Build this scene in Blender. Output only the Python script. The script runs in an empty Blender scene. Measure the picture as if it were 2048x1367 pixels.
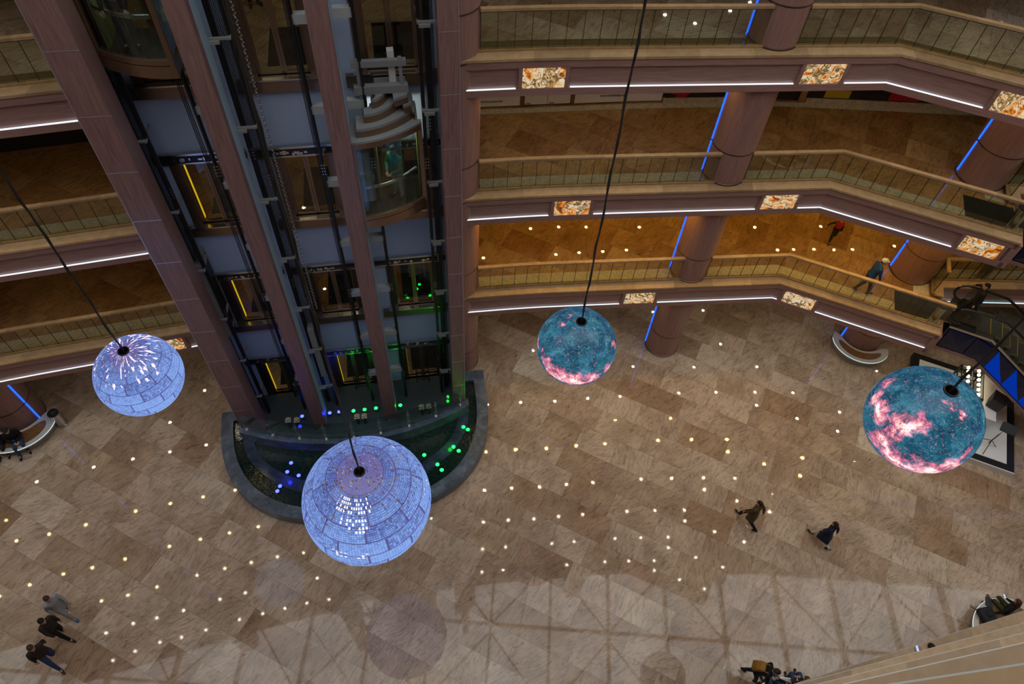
import bpy, bmesh, math, random
from mathutils import Vector, Matrix
random.seed(7)
PI = math.pi
C = bpy.context.scene.collection
SC = bpy.context.scene

# ------------------------------------------------------------------ camera, sky, exposure
FH = 4.6                       # storey height
CAMZ = 24.196
FPX = 1430.0                   # focal length in pixels of a 2048 wide frame
cam_d = bpy.data.cameras.new('camera')
cam_d.sensor_width = 36.0
cam_d.lens = FPX * 36.0 / 2048.0
cam_d.clip_start = 0.05
cam_d.clip_end = 300
cam = bpy.data.objects.new('camera', cam_d)
C.objects.link(cam)
_dn = Vector((945.0 - 1024.0, -(1726.0 - 683.5), -FPX)).normalized()
_up = -_dn
_fw = Vector((0, 0, -1))
_yv = (_fw - _fw.dot(_up) * _up).normalized()
_xv = _yv.cross(_up)
cam.matrix_world = Matrix.Translation((0, 0, CAMZ)) @ Matrix((_xv, _yv, _up)).to_4x4()
SC.camera = cam

world = bpy.data.worlds.new('sky')
SC.world = world
world.use_nodes = True
wb = world.node_tree.nodes['Background']
wb.inputs['Color'].default_value = (0.96, 0.97, 0.99, 1)
wb.inputs['Strength'].default_value = 1.82

def area_lamp(name, loc, size, sizey, power, color, rot=(0, 0, 0)):
    l = bpy.data.lights.new(name, 'AREA')
    l.shape = 'RECTANGLE'; l.size = size; l.size_y = sizey
    l.energy = power; l.color = color
    o = bpy.data.objects.new(name, l); C.objects.link(o)
    o.location = loc; o.rotation_euler = rot
    return o
portal = area_lamp('roof_opening_daylight', (0, 6, 34.0), 84, 30, 1, (1, 1, 1))
portal.data.cycles.is_portal = True

SC.view_settings.view_transform = 'Standard'
SC.view_settings.look = 'None'
SC.view_settings.exposure = 0.0
SC.view_settings.gamma = 1.0
SC.view_settings.use_curve_mapping = False
SC.cycles.use_denoising = True
SC.cycles.max_bounces = 8
SC.cycles.transparent_max_bounces = 24
SC.cycles.sample_clamp_indirect = 6.0
SC.cycles.caustics_reflective = False
SC.cycles.caustics_refractive = False

# ------------------------------------------------------------------ node helper and materials
class NT:
    def __init__(s, name):
        s.m = bpy.data.materials.new(name); s.m.use_nodes = True
        s.t = s.m.node_tree; s.n = s.t.nodes; s.n.clear()
        s.out = s.n.new('ShaderNodeOutputMaterial')
    def link(s, a, b): s.t.links.new(a, b)
    def put(s, sock, v):
        if hasattr(v, 'is_output'): s.link(v, sock)
        elif v is not None: sock.default_value = v
    def node(s, typ, ins=None, **kw):
        n = s.n.new(typ)
        for k, v in kw.items(): setattr(n, k, v)
        for k, v in (ins or {}).items(): s.put(n.inputs[k], v)
        return n
    def m_(s, op, a, b=0.0, c=0.0):
        n = s.n.new('ShaderNodeMath'); n.operation = op
        s.put(n.inputs[0], a); s.put(n.inputs[1], b); s.put(n.inputs[2], c)
        return n.outputs[0]
    def obj(s): return s.node('ShaderNodeTexCoord').outputs['Object']
    def xyz(s, v):
        n = s.node('ShaderNodeSeparateXYZ', {0: v}); return n.outputs
    def comb(s, x, y, z):
        return s.node('ShaderNodeCombineXYZ', {0: x, 1: y, 2: z}).outputs[0]
    def mapping(s, v, scale=(1, 1, 1), rot=(0, 0, 0)):
        return s.node('ShaderNodeMapping', {'Vector': v, 'Scale': scale, 'Rotation': rot}).outputs[0]
    def noise(s, v, scale, detail=3, rough=0.55, dist=0.0):
        return s.node('ShaderNodeTexNoise', {'Vector': v, 'Scale': scale, 'Detail': detail, 'Roughness': rough, 'Distortion': dist}).outputs
    def white(s, v):
        return s.node('ShaderNodeTexWhiteNoise', {'Vector': v}, noise_dimensions='3D').outputs
    def ramp(s, f, stops, interp='LINEAR'):
        r = s.node('ShaderNodeValToRGB', {'Fac': f}); cr = r.color_ramp; cr.interpolation = interp
        while len(cr.elements) < len(stops): cr.elements.new(0.5)
        for e, (p, c) in zip(cr.elements, stops):
            e.position = p; e.color = (c[0], c[1], c[2], 1) if len(c) == 3 else c
        return r.outputs['Color']
    def mix(s, f, a, b, mode='MIX'):
        n = s.node('ShaderNodeMix', data_type='RGBA', blend_type=mode)
        s.put(n.inputs[0], f); s.put(n.inputs[6], a if hasattr(a, 'is_output') else (*a, 1)); s.put(n.inputs[7], b if hasattr(b, 'is_output') else (*b, 1))
        return n.outputs[2]
    def bsdf(s, color, rough=0.5, metal=0.0, spec=0.5, bump=None, emis=None, estr=0.0):
        p = s.node('ShaderNodeBsdfPrincipled')
        s.put(p.inputs['Base Color'], color if hasattr(color, 'is_output') else (*color, 1))
        s.put(p.inputs['Roughness'], rough); s.put(p.inputs['Metallic'], metal)
        s.put(p.inputs['Specular IOR Level'], spec)
        if bump is not None:
            b = s.node('ShaderNodeBump', {'Height': bump[0], 'Strength': bump[1], 'Distance': bump[2]})
            s.link(b.outputs[0], p.inputs['Normal'])
        if emis is not None:
            s.put(p.inputs['Emission Color'], emis if hasattr(emis, 'is_output') else (*emis, 1))
            s.put(p.inputs['Emission Strength'], estr)
        s.link(p.outputs[0], s.out.inputs[0]); return s.m

def plain(name, col, rough=0.5, metal=0.0, spec=0.5):
    return NT(name).bsdf(col, rough, metal, spec)
def emit(name, col, strength):
    t = NT(name); e = t.node('ShaderNodeEmission', {'Color': (*col, 1), 'Strength': strength})
    t.link(e.outputs[0], t.out.inputs[0]); return t.m
def glass(name, tint, refl=0.9, rough=0.02):
    t = NT(name)
    tr = t.node('ShaderNodeBsdfTransparent', {'Color': (*tint, 1)})
    gl = t.node('ShaderNodeBsdfGlossy', {'Color': (refl, refl, refl, 1), 'Roughness': rough})
    bf = t.node('ShaderNodeNewGeometry').outputs['Backfacing']
    fr = t.node('ShaderNodeFresnel', {'IOR': t.m_('MULTIPLY_ADD', bf, 1 / 1.5 - 1.5, 1.5)})
    mx = t.node('ShaderNodeMixShader', {0: fr.outputs[0], 1: tr.outputs[0], 2: gl.outputs[0]})
    t.link(mx.outputs[0], t.out.inputs[0]); return t.m

def stone(name, tone=(1, 1, 1), rough=0.02):
    t = NT(name); v = t.obj()
    r = t.mapping(v, rot=(0, 0, math.radians(22.5)))       # rows run at -22.5 degrees
    x, y, z = t.xyz(r)
    yy = t.m_('ADD', t.m_('DIVIDE', t.m_('ADD', y, -0.80), 1.016), 40.0)
    row = t.m_('FLOOR', yy); fy = t.m_('FRACT', yy)
    rw = t.white(t.comb(row, 3.3, 0.0))
    rwx, rwy, rwz = t.xyz(rw[1])
    ln = t.m_('MULTIPLY_ADD', rwx, 0.7, 1.25)
    xx = t.m_('ADD', t.m_('DIVIDE', x, ln), t.m_('MULTIPLY_ADD', rwy, 9.0, 60.0))
    colu = t.m_('FLOOR', xx); fx = t.m_('FRACT', xx)
    tile = t.white(t.comb(colu, row, 1.7))
    tr, tg, tb = t.xyz(tile[1])
    base = t.ramp(tr, [(0.0, (0.40, 0.27, 0.17)), (0.15, (0.47, 0.345, 0.235)), (0.45, (0.55, 0.43, 0.315)), (0.75, (0.60, 0.485, 0.37)), (0.88, (0.50, 0.38, 0.25)), (1.0, (0.69, 0.59, 0.465))])
    # veins, direction jittered per tile
    jit = t.comb(t.m_('MULTIPLY', tg, 37.0), t.m_('MULTIPLY', tb, 53.0), t.m_('MULTIPLY', tr, 11.0))
    an = t.m_('MULTIPLY_ADD', tb, 0.9, -0.15)
    rot = t.node('ShaderNodeVectorRotate', {'Vector': r, 'Angle': an}, rotation_type='Z_AXIS').outputs[0]
    vv = t.node('ShaderNodeVectorMath', {0: rot, 1: jit}, operation='ADD').outputs[0]
    vs = t.mapping(vv, scale=(5.2, 1.25, 1.0))
    n1 = t.noise(vs, 2.0, 8, 0.74, 1.1)[0]
    streak = t.ramp(n1, [(0.28, (0.28, 0.23, 0.21)), (0.41, (0.74, 0.70, 0.67)), (0.53, (1, 1, 1)), (0.8, (1.12, 1.11, 1.09))])
    c = t.mix(1.0, base, streak, 'MULTIPLY')
    vs2 = t.mapping(vv, scale=(11.0, 4.5, 1.0))
    n2 = t.m_('ADD', t.noise(vs2, 2.4, 7, 0.82, 0.8)[0], t.m_('MULTIPLY_ADD', t.noise(vv, 1.3, 2, 0.5)[0], 0.35, -0.175))
    fl = t.ramp(n2, [(0.30, (0.16, 0.11, 0.10)), (0.42, (1, 1, 1))])
    c = t.mix(0.75, c, fl, 'MULTIPLY')
    n3 = t.noise(vv, 0.9, 3, 0.5)[0]
    big = t.ramp(n3, [(0.35, (0.78, 0.75, 0.72)), (0.65, (1.08, 1.08, 1.08))])
    c = t.mix(1.0, c, big, 'MULTIPLY')
    def near(f, w):
        return t.m_('LESS_THAN', t.m_('MINIMUM', f, t.m_('SUBTRACT', 1.0, f)), w)
    g = t.m_('MAXIMUM', near(fy, 0.006), near(fx, 0.004))
    c = t.mix(t.m_('MULTIPLY', g, 0.55), c, (0.15, 0.10, 0.06))
    c = t.mix(1.0, c, tone, 'MULTIPLY')
    return t.bsdf(c, rough, 0.0, 0.5)

def wood(name, dark, light, along, scale=1.0, rough=0.35, plank=None):
    t = NT(name); v = t.obj()
    sc = {'h': (1.0, 1.0, 26.0), 'v': (24.0, 24.0, 0.8), 'top': (3, 3, 3)}[along]
    m = t.mapping(v, scale=tuple(q * scale for q in sc))
    n = t.noise(m, 1.5, 5, 0.65, 0.4)[0]
    c = t.ramp(n, [(0.3, dark), (0.5, tuple((a + b) / 2 for a, b in zip(dark, light))), (0.72, light)])
    if plank:
        w = t.white(t.node('ShaderNodeVectorMath', {0: t.mapping(v, scale=(plank, 0.0, 0.3))}, operation='FLOOR').outputs[0])[0]
        c = t.mix(1.0, c, t.ramp(w, [(0.0, (0.72, 0.70, 0.68)), (1.0, (1.15, 1.13, 1.1))]), 'MULTIPLY')
    return t.bsdf(c, rough, 0.0, 0.4)

def onyx(name):
    t = NT(name); v = t.obj()
    g = t.node('ShaderNodeNewGeometry').outputs['Position']
    n0 = t.noise(g, 1.1, 3, 0.6)
    w = t.node('ShaderNodeVectorMath', {0: g, 1: t.node('ShaderNodeVectorMath', {0: n0[1], 'Scale': 1.6}, operation='SCALE').outputs[0]}, operation='ADD').outputs[0]
    n = t.noise(w, 1.35, 5, 0.62, 1.5)[0]
    c = t.ramp(n, [(0.30, (0.015, 0.01, 0.008)), (0.37, (0.16, 0.06, 0.015)), (0.41, (0.75, 0.20, 0.01)), (0.45, (0.70, 0.38, 0.12)), (0.485, (0.86, 0.76, 0.56)), (0.52, (0.40, 0.24, 0.09)), (0.55, (0.04, 0.022, 0.012)), (0.59, (0.55, 0.30, 0.09)), (0.64, (0.84, 0.74, 0.52)), (0.70, (0.62, 0.20, 0.02)), (0.80, (0.9, 0.85, 0.75))])
    return t.bsdf((0.02, 0.02, 0.02), 0.2, 0, 0.5, emis=c, estr=0.9)

M = {}
M['stone'] = stone('polished_stone_tiles', (1.0, 0.985, 0.985), 0.03)
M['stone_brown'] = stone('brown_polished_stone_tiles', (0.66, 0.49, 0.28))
M['mauve_h'] = wood('mauve_wood_panel', (0.25, 0.130, 0.107), (0.43, 0.242, 0.205), 'h')
M['mauve_v'] = wood('mauve_wood_column', (0.225, 0.115, 0.095), (0.39, 0.215, 0.18), 'v')
M['pier_v'] = wood('rosy_wood_pier', (0.165, 0.088, 0.08), (0.315, 0.18, 0.165), 'v')
M['tan'] = wood('tan_oak', (0.40, 0.26, 0.13), (0.53, 0.365, 0.20), 'top', 1.0, 0.35, plank=0.7)
M['tan_dark'] = wood('oak_bead', (0.30, 0.18, 0.07), (0.44, 0.28, 0.13), 'top', 1.0, 0.35)
M['seam'] = plain('pale_metal_seam', (0.45, 0.42, 0.46), 0.3, 0.6)
M['glass'] = glass('balustrade_glass', (0.86, 0.885, 0.80))
M['clear'] = glass('clear_glass', (0.80, 0.87, 0.84))
M['doorglass'] = glass('door_glass', (0.84, 0.84, 0.76))
M['seal'] = plain('dark_glass_edge', (0.015, 0.035, 0.02), 0.25)
M['led'] = emit('white_led', (0.72, 0.88, 1.0), 1.5)
M['blue_led'] = emit('blue_led', (0.01, 0.09, 1.0), 2.4)
M['painted_jamb_reflection'] = emit('painted_jamb_reflection', (1.0, 0.62, 0.02), 0.9)  # painted reflection of yellowish light on the door jambs
M['onyx'] = onyx('backlit_onyx')
M['bronze'] = NT('brushed_bronze').bsdf((0.30, 0.20, 0.13), 0.32, 0.85)
M['bronze_dark'] = NT('dark_bronze').bsdf((0.13, 0.09, 0.065), 0.3, 0.8)
M['steel'] = plain('stainless_steel', (0.62, 0.62, 0.62), 0.22, 1.0)
M['shaft'] = plain('blue_grey_plaster', (0.50, 0.63, 0.86), 0.6)
M['shaft_steel'] = plain('grey_blue_steel', (0.36, 0.49, 0.60), 0.45)
M['rail'] = plain('dark_rail_steel', (0.035, 0.033, 0.035), 0.35, 0.6)
M['bracket'] = plain('galvanised_bracket', (0.36, 0.36, 0.33), 0.5, 0.2)
M['conc'] = plain('rough_plaster', (0.50, 0.52, 0.50), 0.9)
M['black'] = plain('black_plastic', (0.012, 0.012, 0.013), 0.4)
M['mat'] = plain('black_rubber', (0.010, 0.010, 0.009), 0.75, spec=0.2)
M['cable'] = plain('black_cable', (0.02, 0.019, 0.02), 0.5)
M['grey'] = plain('grey_paint', (0.27, 0.28, 0.28), 0.5)
M['white'] = plain('white_paint', (0.72, 0.72, 0.70), 0.4)
M['hoard'] = plain('white_hoarding', (0.86, 0.84, 0.86), 0.5)
M['seat'] = plain('warm_white_solid_surface', (0.55, 0.53, 0.48), 0.35)
M['seatwood'] = wood('walnut_seat', (0.14, 0.065, 0.02), (0.24, 0.125, 0.05), 'top', 1.5)
M['dark'] = plain('dark_wall', (0.02, 0.018, 0.016), 0.5)
M['olive'] = plain('olive_wall', (0.25, 0.27, 0.10), 0.6)
M['brownwall'] = plain('brown_wall', (0.22, 0.15, 0.09), 0.6)
M['soffit'] = plain('soffit_plaster', (0.35, 0.30, 0.24), 0.7)
M['red'] = plain('red_vinyl', (0.45, 0.01, 0.012), 0.4)
M['navy'] = plain('navy_gloss_panel', (0.006, 0.012, 0.05), 0.2)
M['bluepanel'] = emit('blue_panel_painted_glow', (0.002, 0.05, 0.55), 0.55)  # light of the strips below is put into the panel colour
M['basin'] = NT('dark_basin_stone')
_t = M['basin']; _n = _t.noise(_t.obj(), 2.2, 6, 0.7, 0.5)[0]
M['basin'] = _t.bsdf(_t.ramp(_n, [(0.3, (0.028, 0.042, 0.062)), (0.55, (0.085, 0.12, 0.165)), (0.72, (0.19, 0.23, 0.28))]), 0.3)
_t = NT('dark_green_water'); _n = _t.noise(_t.obj(), 7.0, 3, 0.6)[0]
_f = _t.ramp(_t.noise(_t.obj(), 11.0, 4, 0.65)[0], [(0.35, (0.002, 0.007, 0.006)), (0.7, (0.010, 0.034, 0.026))])
_w = NT('wet_basin_stone'); _n2 = _w.noise(_w.obj(), 2.6, 6, 0.7, 0.5)[0]
M['basin_wet'] = _w.bsdf(_w.ramp(_n2, [(0.3, (0.010, 0.016, 0.03)), (0.6, (0.035, 0.055, 0.09)), (0.75, (0.08, 0.11, 0.15))]), 0.12)
M['water'] = _t.bsdf(_f, 0.06, 0, 0.5, bump=(_n, 0.25, 0.03))
M['pit'] = plain('pit_floor_paint', (0.055, 0.075, 0.08), 0.45)
_t = NT('escalator_steps'); _x = _t.xyz(_t.obj())[0]
M['step'] = plain('ribbed_grey_steps', (0.07, 0.075, 0.075), 0.45, 0.4)
M['yellow'] = plain('yellow_paint', (0.55, 0.40, 0.02), 0.5)

def M_col(key, col, rough=0.75):
    if key not in M: M[key] = plain(key, col, rough, 0, 0.25)
    return M[key]

def globe_mat(name, kind, r):
    t = NT(name); v = t.obj(); x, y, z = t.xyz(v)
    lat = t.m_('ARCSINE', t.m_('MAXIMUM', t.m_('MINIMUM', t.m_('DIVIDE', z, r), 1.0), -1.0))
    lon = t.m_('ARCTAN2', y, x)
    def line(f, w): return t.m_('LESS_THAN', t.m_('MINIMUM', f, t.m_('SUBTRACT', 1.0, f)), w)
    if kind == 'panel':
        b = t.m_('MULTIPLY_ADD', lat, 3.6, 20.3)
        band = t.m_('FLOOR', b); fb = t.m_('FRACT', b)
        wn = t.white(t.comb(band, 2.0, 5.0)); wx, wy, wz = t.xyz(wn[1])
        cnt = t.m_('ROUND', t.m_('MULTIPLY_ADD', wx, 4.0, 6.0))
        l = t.m_('ADD', t.m_('MULTIPLY', t.m_('DIVIDE', lon, 2 * PI), cnt), t.m_('ADD', wy, 20.0))
        pan = t.m_('FLOOR', l); fl = t.m_('FRACT', l)
        pn = t.white(t.comb(pan, band, 9.0))[0]
        seam = t.m_('MAXIMUM', line(fb, 0.035), line(fl, 0.022))
        g1 = t.m_('FRACT', t.m_('MULTIPLY', lat, 27.0)); g2 = t.m_('FRACT', t.m_('MULTIPLY', lon, 22.0))
        cell = t.white(t.comb(t.m_('FLOOR', t.m_('MULTIPLY', lat, 27.0)), t.m_('FLOOR', t.m_('MULTIPLY', lon, 22.0)), 4.0))[0]
        fine = t.m_('MAXIMUM', line(g1, 0.16), line(g2, 0.10))
        br = t.m_('ADD', t.m_('MULTIPLY_ADD', cell, 0.75, 0.35), t.m_('MULTIPLY', pn, 0.5))
        br = t.m_('MULTIPLY', br, t.m_('SUBTRACT', 1.0, t.m_('MULTIPLY', fine, 0.5)))
        low = t.m_('MULTIPLY_ADD', lat, -0.62, 1.12)         # paler towards the equator rows
        col = t.mix(t.m_('MULTIPLY', br, low), (0.045, 0.04, 0.24), (0.30, 0.50, 1.05))
        col = t.mix(t.m_('MULTIPLY', seam, 0.85), col, (0.10, 0.075, 0.25))
        cap = t.m_('GREATER_THAN', lat, 1.22)
        for lv in (1.22, 1.36):
            col = t.mix(t.m_('MULTIPLY', t.m_('LESS_THAN', t.m_('ABSOLUTE', t.m_('SUBTRACT', lat, lv)), 0.016), 0.8), col, (0.12, 0.08, 0.28))
        col = t.mix(t.m_('MULTIPLY', cap, 0.5), col, (0.20, 0.16, 0.42))
        if r > 1.3:   # pixel lights of the picture on the camera side of the big globe
            a = t.m_('MULTIPLY', lat, 17.0); bq = t.m_('MULTIPLY', lon, 15.0)
            sq = t.m_('MULTIPLY', t.m_('LESS_THAN', t.m_('ABSOLUTE', t.m_('SUBTRACT', t.m_('FRACT', a), 0.5)), 0.33), t.m_('LESS_THAN', t.m_('ABSOLUTE', t.m_('SUBTRACT', t.m_('FRACT', bq), 0.5)), 0.3))
            on = t.m_('GREATER_THAN', t.white(t.comb(t.m_('FLOOR', a), t.m_('FLOOR', bq), 2.0))[0], 0.45)
            reg = None
            for (la, lo, ra, ro) in [(1.05, -1.60, 0.12, 0.5), (0.78, -1.55, 0.12, 0.30), (0.20, -1.78, 0.06, 0.17), (0.20, -1.43, 0.06, 0.10)]:
                q = t.m_('MULTIPLY', t.m_('LESS_THAN', t.m_('ABSOLUTE', t.m_('SUBTRACT', lat, la)), ra), t.m_('LESS_THAN', t.m_('ABSOLUTE', t.m_('SUBTRACT', lon, lo)), ro))
                reg = q if reg is None else t.m_('MAXIMUM', reg, q)
            on = t.m_('MULTIPLY', t.m_('MULTIPLY', sq, on), reg)
            nz = t.noise(t.mapping(v, scale=(1, 1, 1)), 2.3, 4, 0.7, 0.8)[0]
            q = t.m_('MULTIPLY', t.m_('GREATER_THAN', nz, 0.66), t.m_('MULTIPLY', t.m_('GREATER_THAN', x, 0.55), t.m_('LESS_THAN', t.m_('ABSOLUTE', t.m_('SUBTRACT', lat, 0.5)), 0.35)))
            col = t.mix(t.m_('MAXIMUM', on, q), col, (1.4, 1.35, 1.5))
        else:         # white streaks raying out from the pole of the small globe
            s = t.noise(t.comb(t.m_('MULTIPLY', t.m_('SINE', lon), 9.0), t.m_('MULTIPLY', t.m_('COSINE', lon), 9.0), t.m_('MULTIPLY', lat, 5.0)), 1.0, 2, 0.5)[0]
            on = t.m_('MULTIPLY', t.m_('GREATER_THAN', s, 0.60), t.m_('GREATER_THAN', lat, 0.62))
            col = t.mix(on, col, (1.3, 1.05, 1.35))
        st = 0.92
    else:
        n0 = t.noise(v, 2.0, 5, 0.65)
        wv = t.node('ShaderNodeVectorMath', {0: n0[1], 1: (0.5, 0.5, 0.5)}, operation='SUBTRACT').outputs[0]
        w = t.node('ShaderNodeVectorMath', {0: v, 1: t.node('ShaderNodeVectorMath', {0: wv, 'Scale': 0.9}, operation='SCALE').outputs[0]}, operation='ADD').outputs[0]
        a = t.noise(w, 2.6, 8, 0.76, 0.2)[0]
        teal = t.ramp(a, [(0.34, (0.004, 0.030, 0.065)), (0.46, (0.010, 0.085, 0.145)), (0.56, (0.025, 0.17, 0.24)), (0.66, (0.10, 0.32, 0.44)), (0.78, (0.35, 0.50, 0.68))])
        sp = t.noise(w, 21.0, 3, 0.6)[0]
        teal = t.mix(t.m_('MULTIPLY', t.m_('GREATER_THAN', sp, 0.63), 0.75), teal, (0.72, 0.30, 0.45))
        blu = t.noise(v, 3.1, 2, 0.5)[0]
        dots = t.node('ShaderNodeTexVoronoi', {'Vector': v, 'Scale': 40.0}).outputs[0]
        teal = t.mix(t.m_('MULTIPLY', t.m_('MULTIPLY', t.m_('LESS_THAN', dots, 0.30), t.m_('GREATER_THAN', blu, 0.5)), 0.45), teal, (0.10, 0.22, 0.65))
        if kind == 'fire':
            clouds = [((-0.95, 0.15, 0.28), 0.16, 1.0), ((-0.93, -0.15, 0.33), 0.20, 1.0), ((-0.81, -0.39, 0.43), 0.16, 0.75), ((-0.68, -0.54, 0.49), 0.20, 1.1), ((-0.55, -0.54, 0.64), 0.15, 0.95), ((-0.77, -0.59, 0.24), 0.16, 0.9), ((-0.82, -0.57, -0.11), 0.22, 1.0), ((-0.64, -0.74, -0.22), 0.24, 1.1), ((-0.42, -0.87, -0.25), 0.24, 1.1), ((-0.12, -0.97, -0.2), 0.22, 1.15), ((0.2, -0.96, 0.06), 0.2, 1.0), ((0.42, -0.86, 0.3), 0.12, 0.8), ((0.11, -0.36, 0.93), 0.065, 1.3), ((-0.07, -0.23, 0.97), 0.06, 0.8), ((-0.77, 0.47, 0.42), 0.14, 0.75)]
        else:
            clouds = [((-0.83, -0.48, 0.27), 0.14, 0.85), ((-0.68, -0.72, -0.0), 0.20, 0.95), ((-0.40, -0.90, -0.10), 0.20, 1.05), ((-0.05, -0.98, -0.14), 0.24, 1.15), ((0.4, -0.91, -0.05), 0.2, 0.95), ((0.77, -0.64, 0.06), 0.14, 0.85), ((-0.40, -0.03, 0.92), 0.07, 1.3), ((-0.27, 0.23, 0.94), 0.06, 0.9), ((-0.98, -0.12, 0.1), 0.12, 0.8), ((0.87, -0.2, 0.4), 0.14, 0.6)]
        acc = 0.0
        dv = t.node('ShaderNodeVectorMath', {0: w, 'Scale': 1.0 / r}, operation='SCALE').outputs[0]
        for d, rad, am in clouds:
            ds = t.node('ShaderNodeVectorMath', {0: dv, 1: d}, operation='DISTANCE').outputs['Value']
            q = t.m_('MULTIPLY', t.m_('MAXIMUM', t.m_('SUBTRACT', 1.0, t.m_('DIVIDE', ds, rad * 2.0)), 0.0), am)
            acc = t.m_('MAXIMUM', acc, q)
        fn = t.noise(v, 6.0, 8, 0.8, 0.6)[0]
        f = t.m_('MULTIPLY', acc, t.m_('MULTIPLY_ADD', fn, 3.6, -1.05))
        fire = t.ramp(f, [(0.22, (0.0, 0.0, 0.0)), (0.34, (0.42, 0.03, 0.08)), (0.50, (0.95, 0.17, 0.20)), (0.68, (1.1, 0.60, 0.48)), (0.95, (1.4, 1.2, 1.1))])
        col = t.mix(1.0, teal, fire, 'ADD')
        st = 0.95
    e = t.node('ShaderNodeEmission', {'Color': col, 'Strength': st})
    g = t.node('ShaderNodeBsdfGlossy', {'Color': (1, 1, 1, 1), 'Roughness': 0.25})
    mx = t.node('ShaderNodeMixShader', {0: 0.03, 1: e.outputs[0], 2: g.outputs[0]})
    t.link(mx.outputs[0], t.out.inputs[0]); return t.m

# ------------------------------------------------------------------ mesh builder
class MB:
    def __init__(s): s.v = []; s.f = []; s.mi = []
    def quad(s, pts, mi=0):
        b = len(s.v); s.v += [tuple(p) for p in pts]; s.f.append(tuple(range(b, b + len(pts)))); s.mi.append(mi)
    def hexa(s, p, mi=0):              # 8 points: bottom 4 ccw, top 4 ccw
        b = len(s.v); s.v += [tuple(q) for q in p]
        for q in ((3, 2, 1, 0), (4, 5, 6, 7), (0, 1, 5, 4), (1, 2, 6, 5), (2, 3, 7, 6), (3, 0, 4, 7)):
            s.f.append(tuple(b + k for k in q)); s.mi.append(mi)
        return s
    def box(s, x0, x1, y0, y1, z0, z1, mi=0, fr=None):
        P = [(x0, y0, z0), (x1, y0, z0), (x1, y1, z0), (x0, y1, z0), (x0, y0, z1), (x1, y0, z1), (x1, y1, z1), (x0, y1, z1)]
        if fr: P = [fr(*q) for q in P]
        return s.hexa(P, mi)
    def prism(s, poly, z0, z1, mi=0, mi_side=None, mi_bot=None):
        n = len(poly); b = len(s.v)
        s.v += [(p[0], p[1], z0) for p in poly] + [(p[0], p[1], z1) for p in poly]
        s.f.append(tuple(b + n + k for k in range(n))); s.mi.append(mi)
        s.f.append(tuple(b + k for k in reversed(range(n)))); s.mi.append(mi if mi_bot is None else mi_bot)
        for k in range(n):
            j = (k + 1) % n
            s.f.append((b + k, b + j, b + n + j, b + n + k)); s.mi.append(mi if mi_side is None else mi_side)
        return s
    def ring(s, outer, inner, z0, z1, mi=0, closed=False):     # strip between two polylines
        n = len(outer)
        for k in range(n if closed else n - 1):
            j = (k + 1) % n
            a, b, c, d = outer[k], outer[j], inner[j], inner[k]
            s.hexa([(*a, z0), (*b, z0), (*c, z0), (*d, z0), (*a, z1), (*b, z1), (*c, z1), (*d, z1)], mi)
        return s
    def tube(s, path, r, seg=8, mi=0, cap=True):
        rr = r if isinstance(r, (list, tuple)) else [r] * len(path)
        P = [Vector(p) for p in path]; rings = []
        for k, p in enumerate(P):
            t = (P[min(k + 1, len(P) - 1)] - P[max(k - 1, 0)]).normalized()
            a = Vector((0, 0, 1)) if abs(t.z) < 0.9 else Vector((1, 0, 0))
            u = t.cross(a).normalized(); w = t.cross(u)
            b = len(s.v)
            for q in range(seg):
                an = 2 * PI * q / seg
                s.v.append(tuple(p + rr[k] * (math.cos(an) * u + math.sin(an) * w)))
            rings.append(b)
        for k in range(len(P) - 1):
            for q in range(seg):
                j = (q + 1) % seg
                s.f.append((rings[k] + q, rings[k + 1] + q, rings[k + 1] + j, rings[k] + j)); s.mi.append(mi)
        if cap:
            s.f.append(tuple(rings[0] + q for q in range(seg))); s.mi.append(mi)
            s.f.append(tuple(rings[-1] + q for q in reversed(range(seg)))); s.mi.append(mi)
        return s
    def lathe(s, c, prof, seg=32, mi=0, a0=0.0, a1=2 * PI):
        full = abs(a1 - a0 - 2 * PI) < 1e-6
        n = seg if full else seg + 1; b = len(s.v)
        for (r, z) in prof:
            for q in range(n):
                an = a0 + (a1 - a0) * q / seg
                s.v.append((c[0] + r * math.cos(an), c[1] + r * math.sin(an), c[2] + z))
        for k in range(len(prof) - 1):
            for q in range(seg):
                j = (q + 1) % n
                s.f.append((b + k * n + q, b + k * n + j, b + (k + 1) * n + j, b + (k + 1) * n + q)); s.mi.append(mi)
        return s
    def build(s, name, mats, parent=None, smooth=False, flip=False):
        o3 = Vector((0, 0, 0)); p = parent
        if p is not None: o3 = Vector(WORLD_LOC.get(p.name, (0, 0, 0)))
        me = bpy.data.meshes.new(name)
        me.from_pydata([tuple(Vector(q) - o3) for q in s.v], [], s.f)
        if not isinstance(mats, (list, tuple)): mats = [mats]
        for m in mats: me.materials.append(m)
        me.polygons.foreach_set('material_index', s.mi)
        if smooth: me.polygons.foreach_set('use_smooth', [True] * len(s.f))
        bm = bmesh.new(); bm.from_mesh(me); bmesh.ops.remove_doubles(bm, verts=bm.verts, dist=1e-5)
        bmesh.ops.recalc_face_normals(bm, faces=bm.faces); bm.to_mesh(me); bm.free()
        o = bpy.data.objects.new(name, me); C.objects.link(o)
        if smooth:
            try: me.set_sharp_from_angle(angle=math.radians(40))
            except Exception: pass
        if parent is not None: o.parent = parent
        WORLD_LOC[o.name] = tuple(o3)
        return o
WORLD_LOC = {}

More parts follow.
